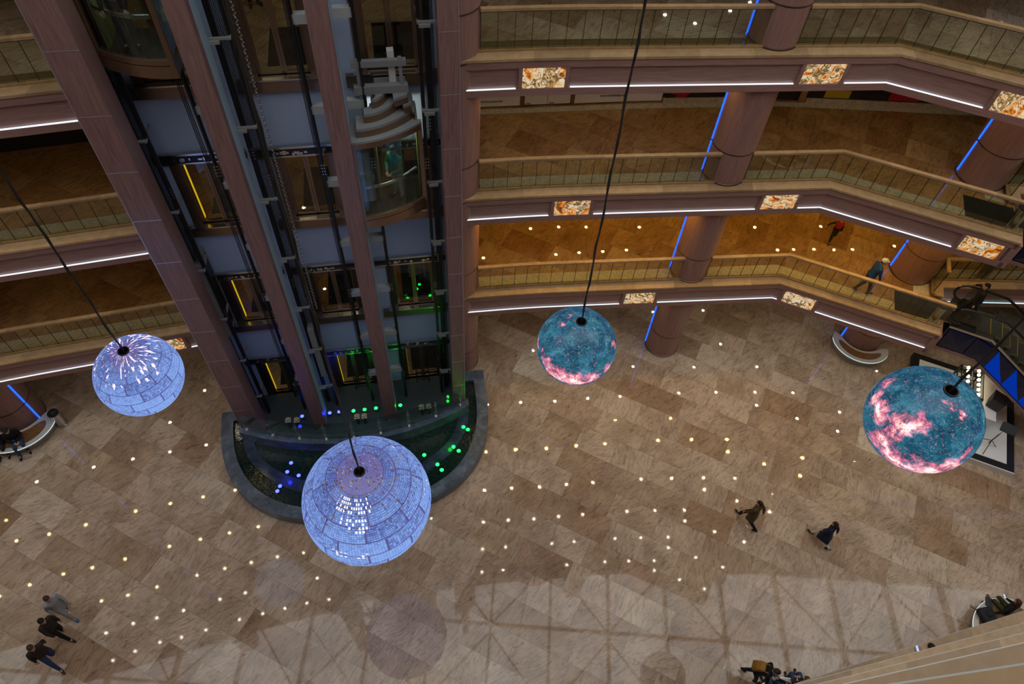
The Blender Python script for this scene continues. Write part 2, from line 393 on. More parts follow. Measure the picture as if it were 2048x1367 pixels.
def tag(o, label, cat, group=None):
    o['label'] = label; o['category'] = cat
    if group: o['group'] = group
    return o
def thing(name, label, cat, loc=(0, 0, 0), group=None):
    o = bpy.data.objects.new(name, None); C.objects.link(o)
    o.location = loc; o.empty_display_size = 0.2
    WORLD_LOC[o.name] = tuple(loc)
    return tag(o, label, cat, group)
def struct(o):
    o['kind'] = 'structure'; return o
def move_origin(o, p):
    p = Vector(p); o.data.transform(Matrix.Translation(-p)); o.location = p; WORLD_LOC[o.name] = tuple(p); return o

# ------------------------------------------------------------------ plan of the building
def arc_pts(pts, n=8):
    """smooth Catmull-Rom through plan points"""
    out = []
    P = [Vector(p) for p in pts]
    for i in range(len(P) - 1):
        p0 = P[max(i - 1, 0)]; p1 = P[i]; p2 = P[i + 1]; p3 = P[min(i + 2, len(P) - 1)]
        for k in range(n):
            t = k / n
            out.append(0.5 * ((2 * p1) + (-p0 + p2) * t + (2 * p0 - 5 * p1 + 4 * p2 - p3) * t * t + (-p0 + 3 * p1 - 3 * p2 + p3) * t ** 3))
    out.append(P[-1]); return out
class Path:
    def __init__(s, pts):
        s.p = [Vector(q) for q in pts]; s.c = [0.0]
        for a, b in zip(s.p, s.p[1:]): s.c.append(s.c[-1] + (b - a).length)
        s.L = s.c[-1]
        s.nr = []
        for k in range(len(s.p)):
            t1 = (s.p[k] - s.p[max(k - 1, 0)]); t2 = (s.p[min(k + 1, len(s.p) - 1)] - s.p[k])
            t1 = t1.normalized() if t1.length > 1e-6 else t2.normalized(); t2 = t2.normalized() if t2.length > 1e-6 else t1
            n1 = Vector((t1.y, -t1.x)); n2 = Vector((t2.y, -t2.x)); m = (n1 + n2)
            s.nr.append(m / (m.length_squared / 2.0) if m.length > 1e-6 else n1)
    def seg(s, q):
        q = min(max(q, 0), s.L)
        for k in range(len(s.p) - 1):
            if q <= s.c[k + 1] + 1e-9: return k, (q - s.c[k]) / max(s.c[k + 1] - s.c[k], 1e-9)
        return len(s.p) - 2, 1.0
    def at(s, q, d=0.0):               # d > 0 is outwards into the void
        k, f = s.seg(q); return s.p[k].lerp(s.p[k + 1], f) + d * s.nr[k].lerp(s.nr[k + 1], f)
    def near(s, pt):                   # arc length of the nearest point
        best = (1e9, 0)
        for i in range(int(s.L / 0.02) + 1):
            d = (s.at(i * 0.02) - Vector(pt)).length
            if d < best[0]: best = (d, i * 0.02)
        return best[1]
    def sample(s, a, b):
        return [a] + [c for c in s.c if a + 1e-4 < c < b - 1e-4] + [b]
    def ribbon(s, mb, a, b, d0, d1, z0, z1, mi=0):
        S = s.sample(a, b)
        mb.ring([tuple(s.at(q, d1)) for q in S], [tuple(s.at(q, d0)) for q in S], z0, z1, mi); return mb

RIGHT = Path(arc_pts([(-1.95, 15.97), (0.5, 16.45), (3.0, 16.84), (6.2, 17.32), (9.65, 17.83)], 5) + [Vector((15.0, 15.95))])
KINK = RIGHT.c[-2]
FAR = Path([(15.62, 17.75), (15.75, 18.25), (26.0, 18.95)])
LEFT = Path([(-27.0, 7.6)] + arc_pts([(-20.0, 10.35), (-16.25, 11.8), (-13.4, 12.78), (-9.85, 13.98)], 4))
O2 = Vector((-6.0, 15.03)); U2 = Vector((0.974, 0.225)); N2 = Vector((0.225, -0.974))
def LW(s, t, z):                        # lift-wall frame: s along the wall, t towards the void
    p = O2 + s * U2 + t * N2; return (p.x, p.y, z)
def L2(s, t): return tuple(O2 + s * U2 + t * N2)

SLAB = [tuple(LEFT.at(q, -0.1)) for q in LEFT.c] + [L2(-4.1, -0.02), L2(4.1, -0.02)] + [tuple(RIGHT.at(q, -0.1)) for q in RIGHT.c] + \
       [tuple(FAR.at(q, -0.1)) for q in FAR.c] + [(26, 31), (-27, 31)]

# ground floor
mb = MB(); mb.prism([(-42, -14), (42, -14), (42, 33), (-42, 33)], -0.3, 0.0)
struct(mb.build('floor', M['stone']))
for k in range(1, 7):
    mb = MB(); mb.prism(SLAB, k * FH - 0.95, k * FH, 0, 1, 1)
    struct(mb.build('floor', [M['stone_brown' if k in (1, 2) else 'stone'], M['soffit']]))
# outer walls
for nm, b, m in [('wall_left', (-42.3, -42, -14, 33), 'brownwall'), ('wall_right', (42, 42.3, -14, 33), 'brownwall'), ('wall_back', (-42, 42, 33, 33.3), 'brownwall'), ('wall_front', (-42, 42, -14.3, -14), 'brownwall')]:
    mb = MB(); mb.box(*b, 0, 34.0); struct(mb.build(nm, M[m]))
# roof: solid over the galleries, glazed with beams over the void
mb = MB()
mb.prism([(-42, 20.5), (42, 20.5), (42, 33), (-42, 33)], 33.0, 33.4); mb.prism([(-42, -14), (42, -14), (42, -8), (-42, -8)], 33.0, 33.4)
struct(mb.build('ceiling', M['soffit']))
mb = MB()
for i in range(19):
    x = -40.5 + i * 4.5
    mb.hexa([(x - .09, -8, 32.3), (x + .09, -8, 32.3), (x + .09, 20.5, 32.3), (x - .09, 20.5, 32.3), (x - .09, -8, 33), (x + .09, -8, 33), (x + .09, 20.5, 33), (x - .09, 20.5, 33)])
    if i < 18:
        for j in range(5):
            y = -5.5 + j * 5.7; dx = 4.5 * (1 if (i + j) % 2 else -1); xm = x + 2.25
            a = Vector((xm - dx / 2, y - 2.6, 32.5)); b = Vector((xm + dx / 2, y + 2.6, 32.5))
            mb.tube([a, b], 0.07, 6)
for j in range(6):
    y = -8 + j * 5.7; mb.box(-42, 42, y - .08, y + .08, 32.35, 32.9)
struct(mb.build('trim_1', M['grey']))

# ------------------------------------------------------------------ gallery edges
LEVELS = {1: 'lowest', 2: 'middle', 3: 'topmost', 4: 'fourth', 5: 'fifth', 6: 'sixth'}
COLS = [((6.3, 18.18), 0.68), ((14.85, 19.12), 0.78), ((-2.1, 16.65), 0.75), ((-18.15, 12.5), 0.8)]
def onyx_at(path, q, half=0.52): return (q - half, q + half)
ONYX = {('R', 3): [(0.3, 16.4), (7.75, 17.6), (12.7, 16.78)], ('R', 2): [(1.55, 16.63), (8.2, 17.65), (14.2, 16.25)], ('R', 1): [(4.55, 17.1), (10.5, 17.55)], ('L', 1): [(-11.6, 13.4)]}
ONYX_LABEL = {('R', 3): ['backlit orange onyx panel in the top gallery edge beside the lift pier', 'backlit orange onyx panel under the round column on the top gallery edge', 'greyish backlit onyx panel in the top gallery edge by the photo edge'],
    ('R', 2): ['backlit white and orange onyx panel in the middle gallery edge nearest the lifts', 'pale backlit onyx panel in the middle gallery edge just before the bend', 'backlit onyx panel at the far end of the middle gallery edge'],
    ('R', 1): ['backlit orange onyx panel in the lowest gallery edge above the smaller teal globe', 'backlit onyx panel in the lowest gallery edge just past the bend'],
    ('L', 1): ['backlit onyx panel in the lowest gallery edge behind the small blue globe']}
trim_no = 2
def gallery(path, side, k, detail=True, skip=()):
    global trim_no
    z = k * FH
    on = []
    for pt in ONYX.get((side, k), []): q = path.near(pt); on.append((q, q - 0.56, q + 0.56))
    root = bpy.data.objects.new('trim_%d' % trim_no, None); trim_no += 1
    C.objects.link(root); struct(root); WORLD_LOC[root.name] = (0, 0, 0)
    mb = MB(); path.ribbon(mb, 0, path.L, -0.12, -0.07, z - 0.95, z + 0.02)
    path.ribbon(mb, 0, path.L, -0.12, 0.0, z - 0.16, z + 0.06); path.ribbon(mb, 0, path.L, -0.12, 0.0, z - 0.97, z - 0.76)
    for q, a, b in on:
        path.ribbon(mb, a - 0.1, a, -0.12, 0.0, z - 0.78, z - 0.14); path.ribbon(mb, b, b + 0.1, -0.12, 0.0, z - 0.78, z - 0.14)
    mb.build('fascia_panel', M['mauve_h'], root)
    if side == 'R':
        m2 = MB(); e = path.at(path.L, 0); f = path.at(path.L, -0.5)
        path.ribbon(m2, path.L - 0.12, path.L, -0.12, 0.0, z - 0.96, z + 0.05)
        p0 = path.at(path.L, 0); p1 = Vector((15.6, 17.6)); d = (p1 - p0).normalized(); nn = Vector((d.y, -d.x)) * 0.1
        m2.hexa([(*(p0), z - .96), (*(p0 + nn), z - .96), (*(p1 + nn), z - .96), (*p1, z - .96), (*p0, z + .02), (*(p0 + nn), z + .02), (*(p1 + nn), z + .02), (*p1, z + .02)])
        m2.build('end_panel', M['mauve_h'], root)
    mb = MB(); path.ribbon(mb, 0, path.L, -0.36, 0.03, z + 0.06, z + 0.13); mb.build('oak_ledge', M['tan'], root)
    mb = MB(); path.ribbon(mb, 0, path.L, -0.42, -0.30, z + 0.13, z + 0.19); mb.build('oak_bead', M['tan_dark'], root)
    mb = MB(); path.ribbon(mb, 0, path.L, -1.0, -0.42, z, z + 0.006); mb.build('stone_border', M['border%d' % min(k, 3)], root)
    # white light strips between the onyx panels
    cuts = [0.0] + [x for q, a, b in on for x in (a - 0.16, b + 0.16)] + [path.L - 0.05]
    for a, b in zip(cuts[::2], cuts[1::2]):
        if b - a > 0.1:
            mb = MB(); path.ribbon(mb, a, b, -0.036, -0.012, z - 0.76, z - 0.732); o = mb.build('glow_strip', M['led'], root); o['label'] = 'glowing white light strip'
    if not detail: return
    for i, (q, a, b) in enumerate(on):
        mb = MB(); path.ribbon(mb, a, b, -0.068, -0.02, z - 0.755, z - 0.165)
        o = mb.build('onyx_panel', M['onyx']); p = path.at(q); move_origin(o, (p.x, p.y, z - 0.46))
        tag(o, ONYX_LABEL[(side, k)][i], 'light panel', 'backlit onyx panels in the gallery edges')
    # balustrades, broken where a column stands in the glass line
    breaks = []
    for c, r in COLS:
        q = path.near(c); d = (path.at(q, -0.34) - Vector(c)).length
        if d < r and (path.at(q) - Vector(c)).length < 1.6: h = math.sqrt(r * r - d * d) + 0.02; breaks.append((q - h, q + h))
    runs = []; a = 0.05
    for b0, b1 in sorted(breaks): 
        if b0 - a > 0.3: runs.append((a, b0))
        a = b1
    if path.L - a > 0.3: runs.append((a, path.L - 0.06))
    for ri, (a, b) in enumerate(runs):
        if side == 'R': where = ['between the lift pier and the round column', 'running past the bend from the round column'][min(ri, 1)]
        elif side == 'L': where = ['left of the lifts', 'short piece left of the lifts'][min(ri, 1)]
        else: where = 'beyond the escalator opening'
        c = path.at((a + b) / 2)
        root2 = thing('glass_balustrade', '%s gallery glass balustrade with oak handrail, %s' % (LEVELS[k], where), 'balustrade', (c.x, c.y, z + 0.19), 'glass balustrades along the galleries')
        mb = MB(); path.ribbon(mb, a, b, -0.42, -0.29, z + 1.20, z + 1.27); mb.build('handrail', M['tan'], root2)
        mb = MB(); path.ribbon(mb, a, b, -0.385, -0.325, z + 1.165, z + 1.20); mb.build('rail_channel', M['bronze_dark'], root2)
        n = max(1, round((b - a) / 0.44))
        for i in range(n):
            s0 = a + (b - a) * i / n; s1 = a + (b - a) * (i + 1) / n
            mb = MB(); path.ribbon(mb, s0 + 0.011, s1, -0.365, -0.347, z + 0.19, z + 1.165, 0); path.ribbon(mb, s0, s0 + 0.011, -0.367, -0.345, z + 0.19, z + 1.165, 1)
            mb.build('glass_panel', [M['glass'], M['seal']], root2)
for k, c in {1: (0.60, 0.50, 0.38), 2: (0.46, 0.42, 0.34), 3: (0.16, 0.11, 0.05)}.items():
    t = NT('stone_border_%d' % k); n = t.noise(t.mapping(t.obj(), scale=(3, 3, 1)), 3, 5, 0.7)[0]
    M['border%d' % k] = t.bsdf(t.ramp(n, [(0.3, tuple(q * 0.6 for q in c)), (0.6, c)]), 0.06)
for k in range(1, 7):
    gallery(RIGHT, 'R', k, k <= 3); gallery(FAR, 'F', k, k <= 2); gallery(LEFT, 'L', k, k <= 3)

# ------------------------------------------------------------------ round columns
def column(c, r, label, led_ang, z1=33.0, ring=1.3, led=True, sm=()):
    root = thing('column', label, 'column', (c[0], c[1], 0))
    prof = []
    for k in range(0, 8):
        z0 = k * FH
        if z0 > z1: break
        prof += [(r, z0), (r, z0 + ring - 0.02), (r - 0.02, z0 + ring - 0.015), (r - 0.02, z0 + ring + 0.015), (r, z0 + ring + 0.02)]
    prof.append((r, z1))
    mb = MB(); mb.lathe((c[0], c[1], 0), prof, 48); mb.build('shaft', M['mauve_v'], root, smooth=True)
    mb = MB()
    for k in range(0, 5):
        mb = MB(); mb.lathe((c[0], c[1], k * FH), [(r + 0.004, ring - 0.022), (r + 0.004, ring + 0.022)], 48); mb.build('groove_ring', M['bronze_dark'], root)
        mb = MB(); mb.lathe((c[0], c[1], k * FH + (0.13 if sm and k else 0)), [(r + 0.02, 0.0), (r + 0.02, 0.05), (r, 0.06)], 48); mb.build('base_ring', M['bronze_dark'], root)
    if led:
        a = math.radians(led_ang); ux, uy = math.cos(a), math.sin(a)
        for k in range(0, 5):
            z0 = k * FH
            for (p, q) in ((z0 + 0.12, z0 + ring - 0.04), (z0 + ring + 0.04, z0 + 3.6)):
                mb = MB()
                def fr(x, y, z): return (c[0] + (r + x) * ux - y * uy, c[1] + (r + x) * uy + y * ux, z)
                mb.box(-0.01, 0.035, -0.022, 0.022, p, q, 0, fr)
                o = mb.build('glow_strip', M['blue_led'], root); o['label'] = 'glowing blue light strip'
    return root
column(COLS[0][0], COLS[0][1], 'mauve round column rising through the gallery glass between lifts and bend', 178, sm=True)
column(COLS[1][0], COLS[1][1], 'mauve round column set back behind the railing by the escalators', 176)
column(COLS[2][0], COLS[2][1], 'mauve round column hidden half behind the last lift pier', 0, led=False)
column(COLS[3][0], COLS[3][1], 'mauve round column with curved bench and seated couple', -8)

# ------------------------------------------------------------------ lift shafts
DOORS = [-2.55, 0.05, 2.63]
DH = 2.25
mb = MB()
def lbox(mb, s0, s1, t0, t1, z0, z1, mi=0): return mb.box(s0, s1, t0, t1, z0, z1, mi, LW)
edges = [-4.1]
for s in DOORS: edges += [s - 0.86, s + 0.86]
edges.append(4.1)
for i in range(0, len(edges), 2): lbox(mb, edges[i], edges[i + 1], -0.25, 0, 0, 30)
for s in DOORS:
    for k in range(0, 6): lbox(mb, s - 0.86, s + 0.86, -0.25, 0, k * FH + DH + 0.02, (k + 1) * FH - 0.02)
lbox(mb, -4.1, -3.98, -0.2, 1.13, 0, 30)
struct(mb.build('wall_back', M['shaft']))
mb = MB(); lbox(mb, -3.98, -3.86, 0.0, 1.13, 0, 30); lbox(mb, 3.8, 3.95, 0, 1.22, 0, 30); struct(mb.build('wall_left', M['shaft_steel']))
BAY = ['left', 'middle', 'right']
door_no = 1
for bi, s in enumerate(DOORS):
    for k in range(0, 5):
        z = k * FH
        root = bpy.data.objects.new('door_%d' % door_no, None); door_no += 1
        C.objects.link(root); c = LW(s, 0, z); root.location = c; WORLD_LOC[root.name] = c; struct(root)
        for sd in (-1, 1):
            mb = MB(); a = s + sd * 0.62; b = s + sd * 0.86
            lbox(mb, min(a, b), max(a, b), -0.2, 0.05, z, z + DH); mb.build('jamb', M['bronze_dark'] if k < 2 else M['bronze'], root)
        mb = MB(); lbox(mb, s - 1.15, s + 1.1, 0.0, 0.14, z - 0.36, z - 0.04); mb.build('apron', M['bronze'] if k else M['bronze_dark'], root)
        mb = MB(); lbox(mb, s - 0.95, s + 0.95, -0.22, 0.17, z - 0.04, z); mb.build('sill', M['steel'], root)
        mb = MB(); lbox(mb, s - 1.2, s + 1.15, 0.0, 0.07, z + DH + 0.03, z + DH + 0.25)
        mb.build('header', M['black'], root)
        mb = MB()
        lbox(mb, s - 1.2, s + 1.15, 0.0, 0.10, z + DH + 0.25, z + DH + 0.31); lbox(mb, s - 1.2, s + 1.15, 0.0, 0.10, z + DH - 0.02, z + DH + 0.03)
        rnd = random.Random(bi * 10 + k)
        for i in range(14):
            q = s - 0.75 + rnd.random() * 1.4; w = 0.03 + rnd.random() * 0.08
            lbox(mb, q, q + w, 0.07, 0.10 + rnd.random() * 0.04, z + DH + 0.06 + rnd.random() * 0.06, z + DH + 0.14 + rnd.random() * 0.08)
        mb.build('roller_gear', M['steel'], root)
        for sd in (-1, 1):
            a, b = (s - 0.62, s - 0.005) if sd < 0 else (s + 0.005, s + 0.62)
            mb = MB()
            lbox(mb, a, a + 0.065, -0.1, -0.05, z + 0.01, z + DH); lbox(mb, b - 0.065, b, -0.1, -0.05, z + 0.01, z + DH)
            lbox(mb, a, b, -0.1, -0.05, z + 0.01, z + 0.08); lbox(mb, a, b, -0.1, -0.05, z + DH - 0.08, z + DH)
            leaf = mb.build('door_leaf', M['bronze'], root)
            mb = MB(); lbox(mb, a + 0.06, b - 0.06, -0.08, -0.07, z + 0.08, z + DH - 0.08); mb.build('glass_pane', M['doorglass'], leaf)
        if (bi == 0 and k in (0, 1, 2)) or k == 0:  # yellow light caught by the jamb, painted as a glowing strip
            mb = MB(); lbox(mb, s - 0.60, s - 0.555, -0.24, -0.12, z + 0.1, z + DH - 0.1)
            o = mb.build('glow_strip', M['painted_jamb_reflection'], root); o['label'] = 'yellow reflection on the jamb painted as a glowing strip'
        if k < 4:
            mb = MB(); mb.prism([L2(s - 0.42, -0.4), L2(s + 0.8, -0.4), L2(s + 0.8, -2.1), L2(s - 0.42, -2.1)], z + 0.001, z + 0.016)
            o = mb.build('door_mat', M['mat']); move_origin(o, LW(s + 0.2, -1.2, z)); 
            tag(o, 'black door mat outside the %s lift on the %s' % (BAY[bi], ['ground floor', 'lowest gallery', 'middle gallery', 'top gallery'][k]), 'mat', 'black mats outside the lifts')

# timber faced piers in front of the shafts
def pier(s0, s1, t0, t1, zb, label, joints=True, ztop=33):
    root = thing('lift_pier', label, 'pier', LW((s0 + s1) / 2, t1, zb), 'timber piers of the lift tower')
    mb = MB(); lbox(mb, s0, s1, t0, t1, zb, ztop); mb.build('timber_cladding', M['pier_v'], root)
    if joints:
        mb = MB(); z = 2.05
        while z < ztop: lbox(mb, s0 - 0.002, s1 + 0.002, t1, t1 + 0.004, z, z + 0.022); z += 1.53
        e = s0 if s0 < 0 else s1
        lbox(mb, e - 0.012, e + 0.012, t1 - 0.02, t1 + 0.006, zb, ztop)
        mb.build('pale_seam', M['seam'], root)
    return root
pier(-4.12, -3.44, 1.15, 1.9, 0.025, 'leftmost rosy timber lift pier with pale horizontal joints')
p2 = pier(-1.61, -1.19, 1.6, 1.9, 0.25, 'inner rosy timber lift pier between left and middle shafts', False)
p3 = pier(1.0, 1.45, 1.6, 1.9, 0.25, 'inner rosy timber lift pier between middle and right shafts', False)
pier(3.63, 4.07, 1.25, 1.9, 0.025, 'rightmost rosy timber lift pier with pale horizontal joints')
for s0, s1, root in ((-1.57, -1.2, p2), (1.04, 1.46, p3)):
    mb = MB(); lbox(mb, s0, s1, 1.0, 1.6, 0, 33); mb.build('steel_post', M['shaft_steel'], root)
    mb = MB(); lbox(mb, s0 + 0.05, s1 - 0.05, 1.62, 1.86, 0.02, 0.25); mb.build('foot', M['conc'], root)

# guide rails with brackets
def guide_rail(s, t, w, label, side, far=None, mat='rail', brk='bracket', zoff=0.0, splice=True):
    root = thing('guide_rail', label, 'guide rail', LW(s, t, 0.0), 'lift guide rails')
    mb = MB(); lbox(mb, s - w / 2, s + w / 2, t - 0.03, t + 0.03, 0.03, 32); lbox(mb, s - w * 0.2, s + w * 0.2, t + 0.03, t + 0.09, 0.03, 32)
    mb.build('rail', M[mat], root)
    if splice:
        z = 1.0 + zoff
        while z < 26:
            mb = MB(); lbox(mb, s - w * 0.5, s + w * 0.5, t + 0.03, t + 0.045, z - 0.05, z + 0.42)
            mb.build('splice_plate', M['rail'], root)
            for i in range(4):
                for e in (-1, 1):
                    mb = MB(); lbox(mb, s + e * w * 0.33 - 0.014, s + e * w * 0.33 + 0.014, t + 0.045, t + 0.07, z + i * 0.1, z + i * 0.1 + 0.03)
                    mb.build('bolt', M['steel'], root)
            z += 5.0
    if far is not None:
        z = 1.35 + zoff
        while z < 30:
            mb = MB(); a, b = min(s, far), max(s, far)
            if brk == 'conc':
                lbox(mb, a, b, t - 0.12, t + 0.05, z, z + 0.22)
            else:
                lbox(mb, a, b, t + 0.11, t + 0.17, z, z + 0.05); lbox(mb, s - 0.035, s + 0.035, t - 0.5, t + 0.17, z - 0.01, z + 0.045)
                lbox(mb, a, a + (b - a) * 0.5, t + 0.12, t + 0.22, z - 0.07, z)
            mb.build('wall_bracket', M['conc' if brk == 'conc' else 'bracket'], root); z += 2.3
    return root
guide_rail(-3.36, 0.8, 0.11, 'dark guide rail on the left side of the left lift shaft', 1, -3.86)
guide_rail(-3.72, 0.55, 0.14, 'black counterweight rail next to the leftmost pier', 1, None, zoff=1.1)
guide_rail(-2.03, 0.8, 0.09, 'dark guide rail on the right side of the left lift shaft', -1, -1.57, brk='conc', zoff=0.6)
guide_rail(-0.78, 0.8, 0.10, 'dark guide rail on the left side of the middle lift shaft', 1, -1.2, zoff=0.2)
guide_rail(-1.12, 0.6, 0.13, 'black counterweight rail in the middle lift shaft', 1, None, zoff=0.9)
guide_rail(0.58, 0.8, 0.09, 'dark guide rail on the right side of the middle lift shaft', -1, 1.04, brk='conc', zoff=0.4)
guide_rail(1.88, 0.8, 0.09, 'dark guide rail on the left side of the right lift shaft', 1, 1.46, brk='conc', zoff=0.5)
guide_rail(3.28, 0.8, 0.09, 'dark guide rail on the right side of the right lift shaft', -1, 3.8, zoff=0.35)
guide_rail(3.48, 0.55, 0.14, 'black counterweight rail next to the rightmost pier', -1, None, zoff=1.4)
# hoist ropes and travelling cables
def ropes(s, t, n, ds, label, r=0.012, z0=0.6, z1=32):
    root = thing('hoist_rope', label, 'rope', LW(s, t, z0), 'lift hoist ropes')
    for i in range(n):
        p = LW(s + i * ds, t, 0); mb = MB(); mb.tube([(p[0], p[1], z0), (p[0], p[1], z1)], r, 5); mb.build('rope', M['cable'], root)
ropes(-3.60, 0.72, 6, 0.035, 'bundle of thin black ropes beside the left shaft counterweight rail', z0=8.5)
ropes(-2.28, 0.62, 3, 0.04, 'three thin black ropes hanging on the right of the left shaft')
ropes(-1.02, 0.70, 5, 0.035, 'bundle of thin black ropes in the middle shaft', z0=5.1)
ropes(0.46, 0.66, 3, 0.035, 'three thin black ropes hanging on the right of the middle shaft')
ropes(3.52, 0.7, 4, 0.03, 'thin black ropes beside the right shaft counterweight rail')
def chain(s, t, z0, z1, label):
    p = LW(s, t, 0); mb = MB(); z = z0
    i = 0
    while z < z1:
        w = 0.028; d = (U2.x * w, U2.y * w) if i % 2 else (N2.x * w, N2.y * w)
        mb.tube([(p[0] - d[0], p[1] - d[1], z), (p[0] + d[0], p[1] + d[1], z + 0.07)], 0.02, 5); z += 0.085; i += 1
    tag(move_origin(mb.build('compensation_chain', M['bracket']), (p[0], p[1], z0)), label, 'chain')
chain(-0.62, 0.5, 5.5, 22.0, 'long metal compensation chain hanging down the middle shaft')
# counterweights
# shaft side counterweights stand edge-on between their two rails
def cw_side(s, t, z, hh, label):
    root = thing('counterweight', label, 'counterweight', LW(s, t, z))
    mb = MB(); lbox(mb, s - 0.1, s + 0.1, t - 0.45, t - 0.40, z, z + hh); lbox(mb, s - 0.1, s + 0.1, t + 0.28, t + 0.33, z, z + hh); lbox(mb, s - 0.1, s + 0.1, t - 0.45, t + 0.33, z + hh, z + hh + 0.12); lbox(mb, s - 0.1, s + 0.1, t - 0.45, t + 0.33, z - 0.1, z)
    mb.build('frame', M['bracket'], root)
    mb = MB()
    for i in range(int(hh / 0.13)): lbox(mb, s - 0.085, s + 0.085, t - 0.39, t + 0.27, z + 0.02 + i * 0.13, z + 0.14 + i * 0.13)
    mb.build('weight_stack', M['rail'], root)
cw_side(-3.53, 0.48, 5.0, 3.2, 'tall dark counterweight in a grey frame low in the left shaft')
cw_side(-0.95, 0.55, 2.2, 2.6, 'dark counterweight in a grey frame low in the middle shaft')

# ------------------------------------------------------------------ lift cabins
def cabin(label, s0, s1, tl, tr, z0, hgt=2.55, tiers=True):
    """tl / tr: how far the bowed glass front stands out on its left and right end"""
    root = thing('lift_cabin', label, 'lift cabin', LW((s0 + s1) / 2, 0.8, z0), 'bronze framed glass lift cabins')
    ra, rb = s0 + (0.17 if s0 < 0 else 0.50), s1 - (0.20 if s0 < 0 else 0.06)
    def outline(grow=0.0, n=10):
        a, b = s0 - grow, s1 + grow
        fr = []
        for i in range(n + 1):
            f = i / n; t = tr + (tl - tr) * f + 0.165 * 4 * f * (1 - f)
            fr.append(L2(b + (a - b) * f, t + grow))
        return [L2(rb + grow * 0.3, 0.2), L2(rb + grow * 0.3, 0.96), L2(b, 0.98 - grow * 0.2)] + fr + [L2(a, 0.98 - grow * 0.2), L2(ra - grow * 0.3, 0.96), L2(ra - grow * 0.3, 0.2)], fr
    full, front = outline(0.0)
    inn, frin = outline(-0.06)
    big, frb = outline(0.05)
    mb = MB(); mb.prism(big, z0 - 0.30, z0 - 0.02); mb.build('floor_skirt', M['bronze'], root)
    mb = MB(); mb.prism(inn, z0 - 0.02, z0 + 0.01); mb.build('cabin_floor', M['dark'], root)
    mb = MB(); mb.ring(frb, frin, z0 + 0.0, z0 + 0.12); mb.build('kick_rail', M['bronze'], root)
    mb = MB(); mb.ring(front, frin, z0 + 0.12, z0 + hgt - 0.16); mb.build('curved_glass', M['clear'], root)
    mb = MB(); mb.ring(frb, frin, z0 + hgt - 0.16, z0 + hgt); mb.build('top_rail', M['bronze'], root)
    for e, t in ((s0, tl), (s1, tr)):
        mb = MB(); lbox(mb, e - 0.05, e + 0.05, t - 0.07, t + 0.07, z0 - 0.02, z0 + hgt); mb.build('corner_post', M['bronze'], root)
        mb = MB(); lbox(mb, e - 0.012, e + 0.012, 0.95 if t > 1.05 else 0.9, t - 0.05, z0, z0 + hgt); mb.build('side_glass', M['clear'], root)
        mb = MB(); q = ra if e == s0 else rb; lbox(mb, q - 0.03, q + 0.03, 0.2, 0.94, z0, z0 + hgt); mb.build('side_wall', M['olive'], root)
    # handrail
    _, hr = outline(-0.14); mb = MB(); mb.ring(hr, outline(-0.18)[1], z0 + 0.92, z0 + 1.0); mb.build('handrail', M['steel'], root)
    if tiers:
        mb = MB(); mb.prism(big, z0 + hgt, z0 + hgt + 0.06); mb.build('roof_plate', M['grey'], root)
        for i, g in enumerate((-0.12, -0.34, -0.56)):
            o, f = outline(g); zz = z0 + hgt + 0.06 + i * 0.24
            mb = MB(); mb.prism(o, zz, zz + 0.16, 0); mb.build('roof_tier', M['bronze'], root)
            o, f = outline(g - 0.02); mb = MB(); mb.prism(o, zz + 0.16, zz + 0.24); mb.build('roof_tier', M['grey'], root)
        mb = MB(); zt = z0 + hgt + 0.78
        lbox(mb, s0 + 0.2, s1 - 0.2, 0.72, 0.88, zt, zt + 0.2); lbox(mb, s0 + 0.3, s0 + 0.38, 0.76, 0.84, zt - 0.6, zt + 0.9); lbox(mb, s1 - 0.38, s1 - 0.3, 0.76, 0.84, zt - 0.6, zt + 0.9); lbox(mb, s0 + 0.2, s1 - 0.2, 0.74, 0.86, zt + 0.7, zt + 0.85)
        mb.build('crosshead', M['grey'], root)
        mb = MB(); lbox(mb, s1 - 0.62, s1 - 0.46, 0.55, 0.72, zt - 0.1, zt + 1.0); mb.build('control_box', M['white'], root)
    l = bpy.data.lights.new('cabin_fill', 'POINT'); l.energy = 26; l.color = (1.0, 0.92, 0.75); l.shadow_soft_size = 0.1  # unseen fill lamp added to brighten the cabin inside
    o = bpy.data.objects.new('cabin_fill', l); C.objects.link(o); o.location = LW((s0 + s1) / 2, 0.7, z0 + hgt - 0.25)
    return root
cabin('lift cabin with bowed glass front carrying a man at the top of the left shaft', -3.42, -1.90, 1.05, 1.62, 15.25, 2.9, False)
cabin('lift cabin with stepped roof in the right shaft carrying a person in white trousers', 1.47, 3.14, 1.66, 1.02, 10.45, 2.5)

# ------------------------------------------------------------------ fountain around the shafts
def sup(a, d, t0, ex=2.6, n=36, cut=None):
    P = []
    for i in range(n + 1):
        th = PI * i / n; cs, sn = math.cos(th), math.sin(th)
        P.append(L2(a * math.copysign(abs(cs) ** (2 / ex), cs), t0 + d * abs(sn) ** (2 / ex)))
    return P
fo = thing('fountain', 'dark stone fountain pool wrapped around the foot of the lift tower', 'fountain', LW(0, 3.5, 0))
OUT = [L2(4.98, 0.3)] + sup(4.98, 4.75, 1.0) + [L2(-4.98, 0.9)]
INN = [L2(4.55, 0.3)] + sup(4.55, 4.34, 1.0) + [L2(-4.55, 0.9)]
mb = MB(); mb.ring(OUT, INN, 0, 0.5)
mb.hexa([LW(4.09, 0.3, 0), LW(4.55, 0.3, 0), LW(4.55, 0.75, 0), LW(4.09, 0.75, 0), LW(4.09, 0.3, .5), LW(4.55, 0.3, .5), LW(4.55, 0.75, .5), LW(4.09, 0.75, .5)])
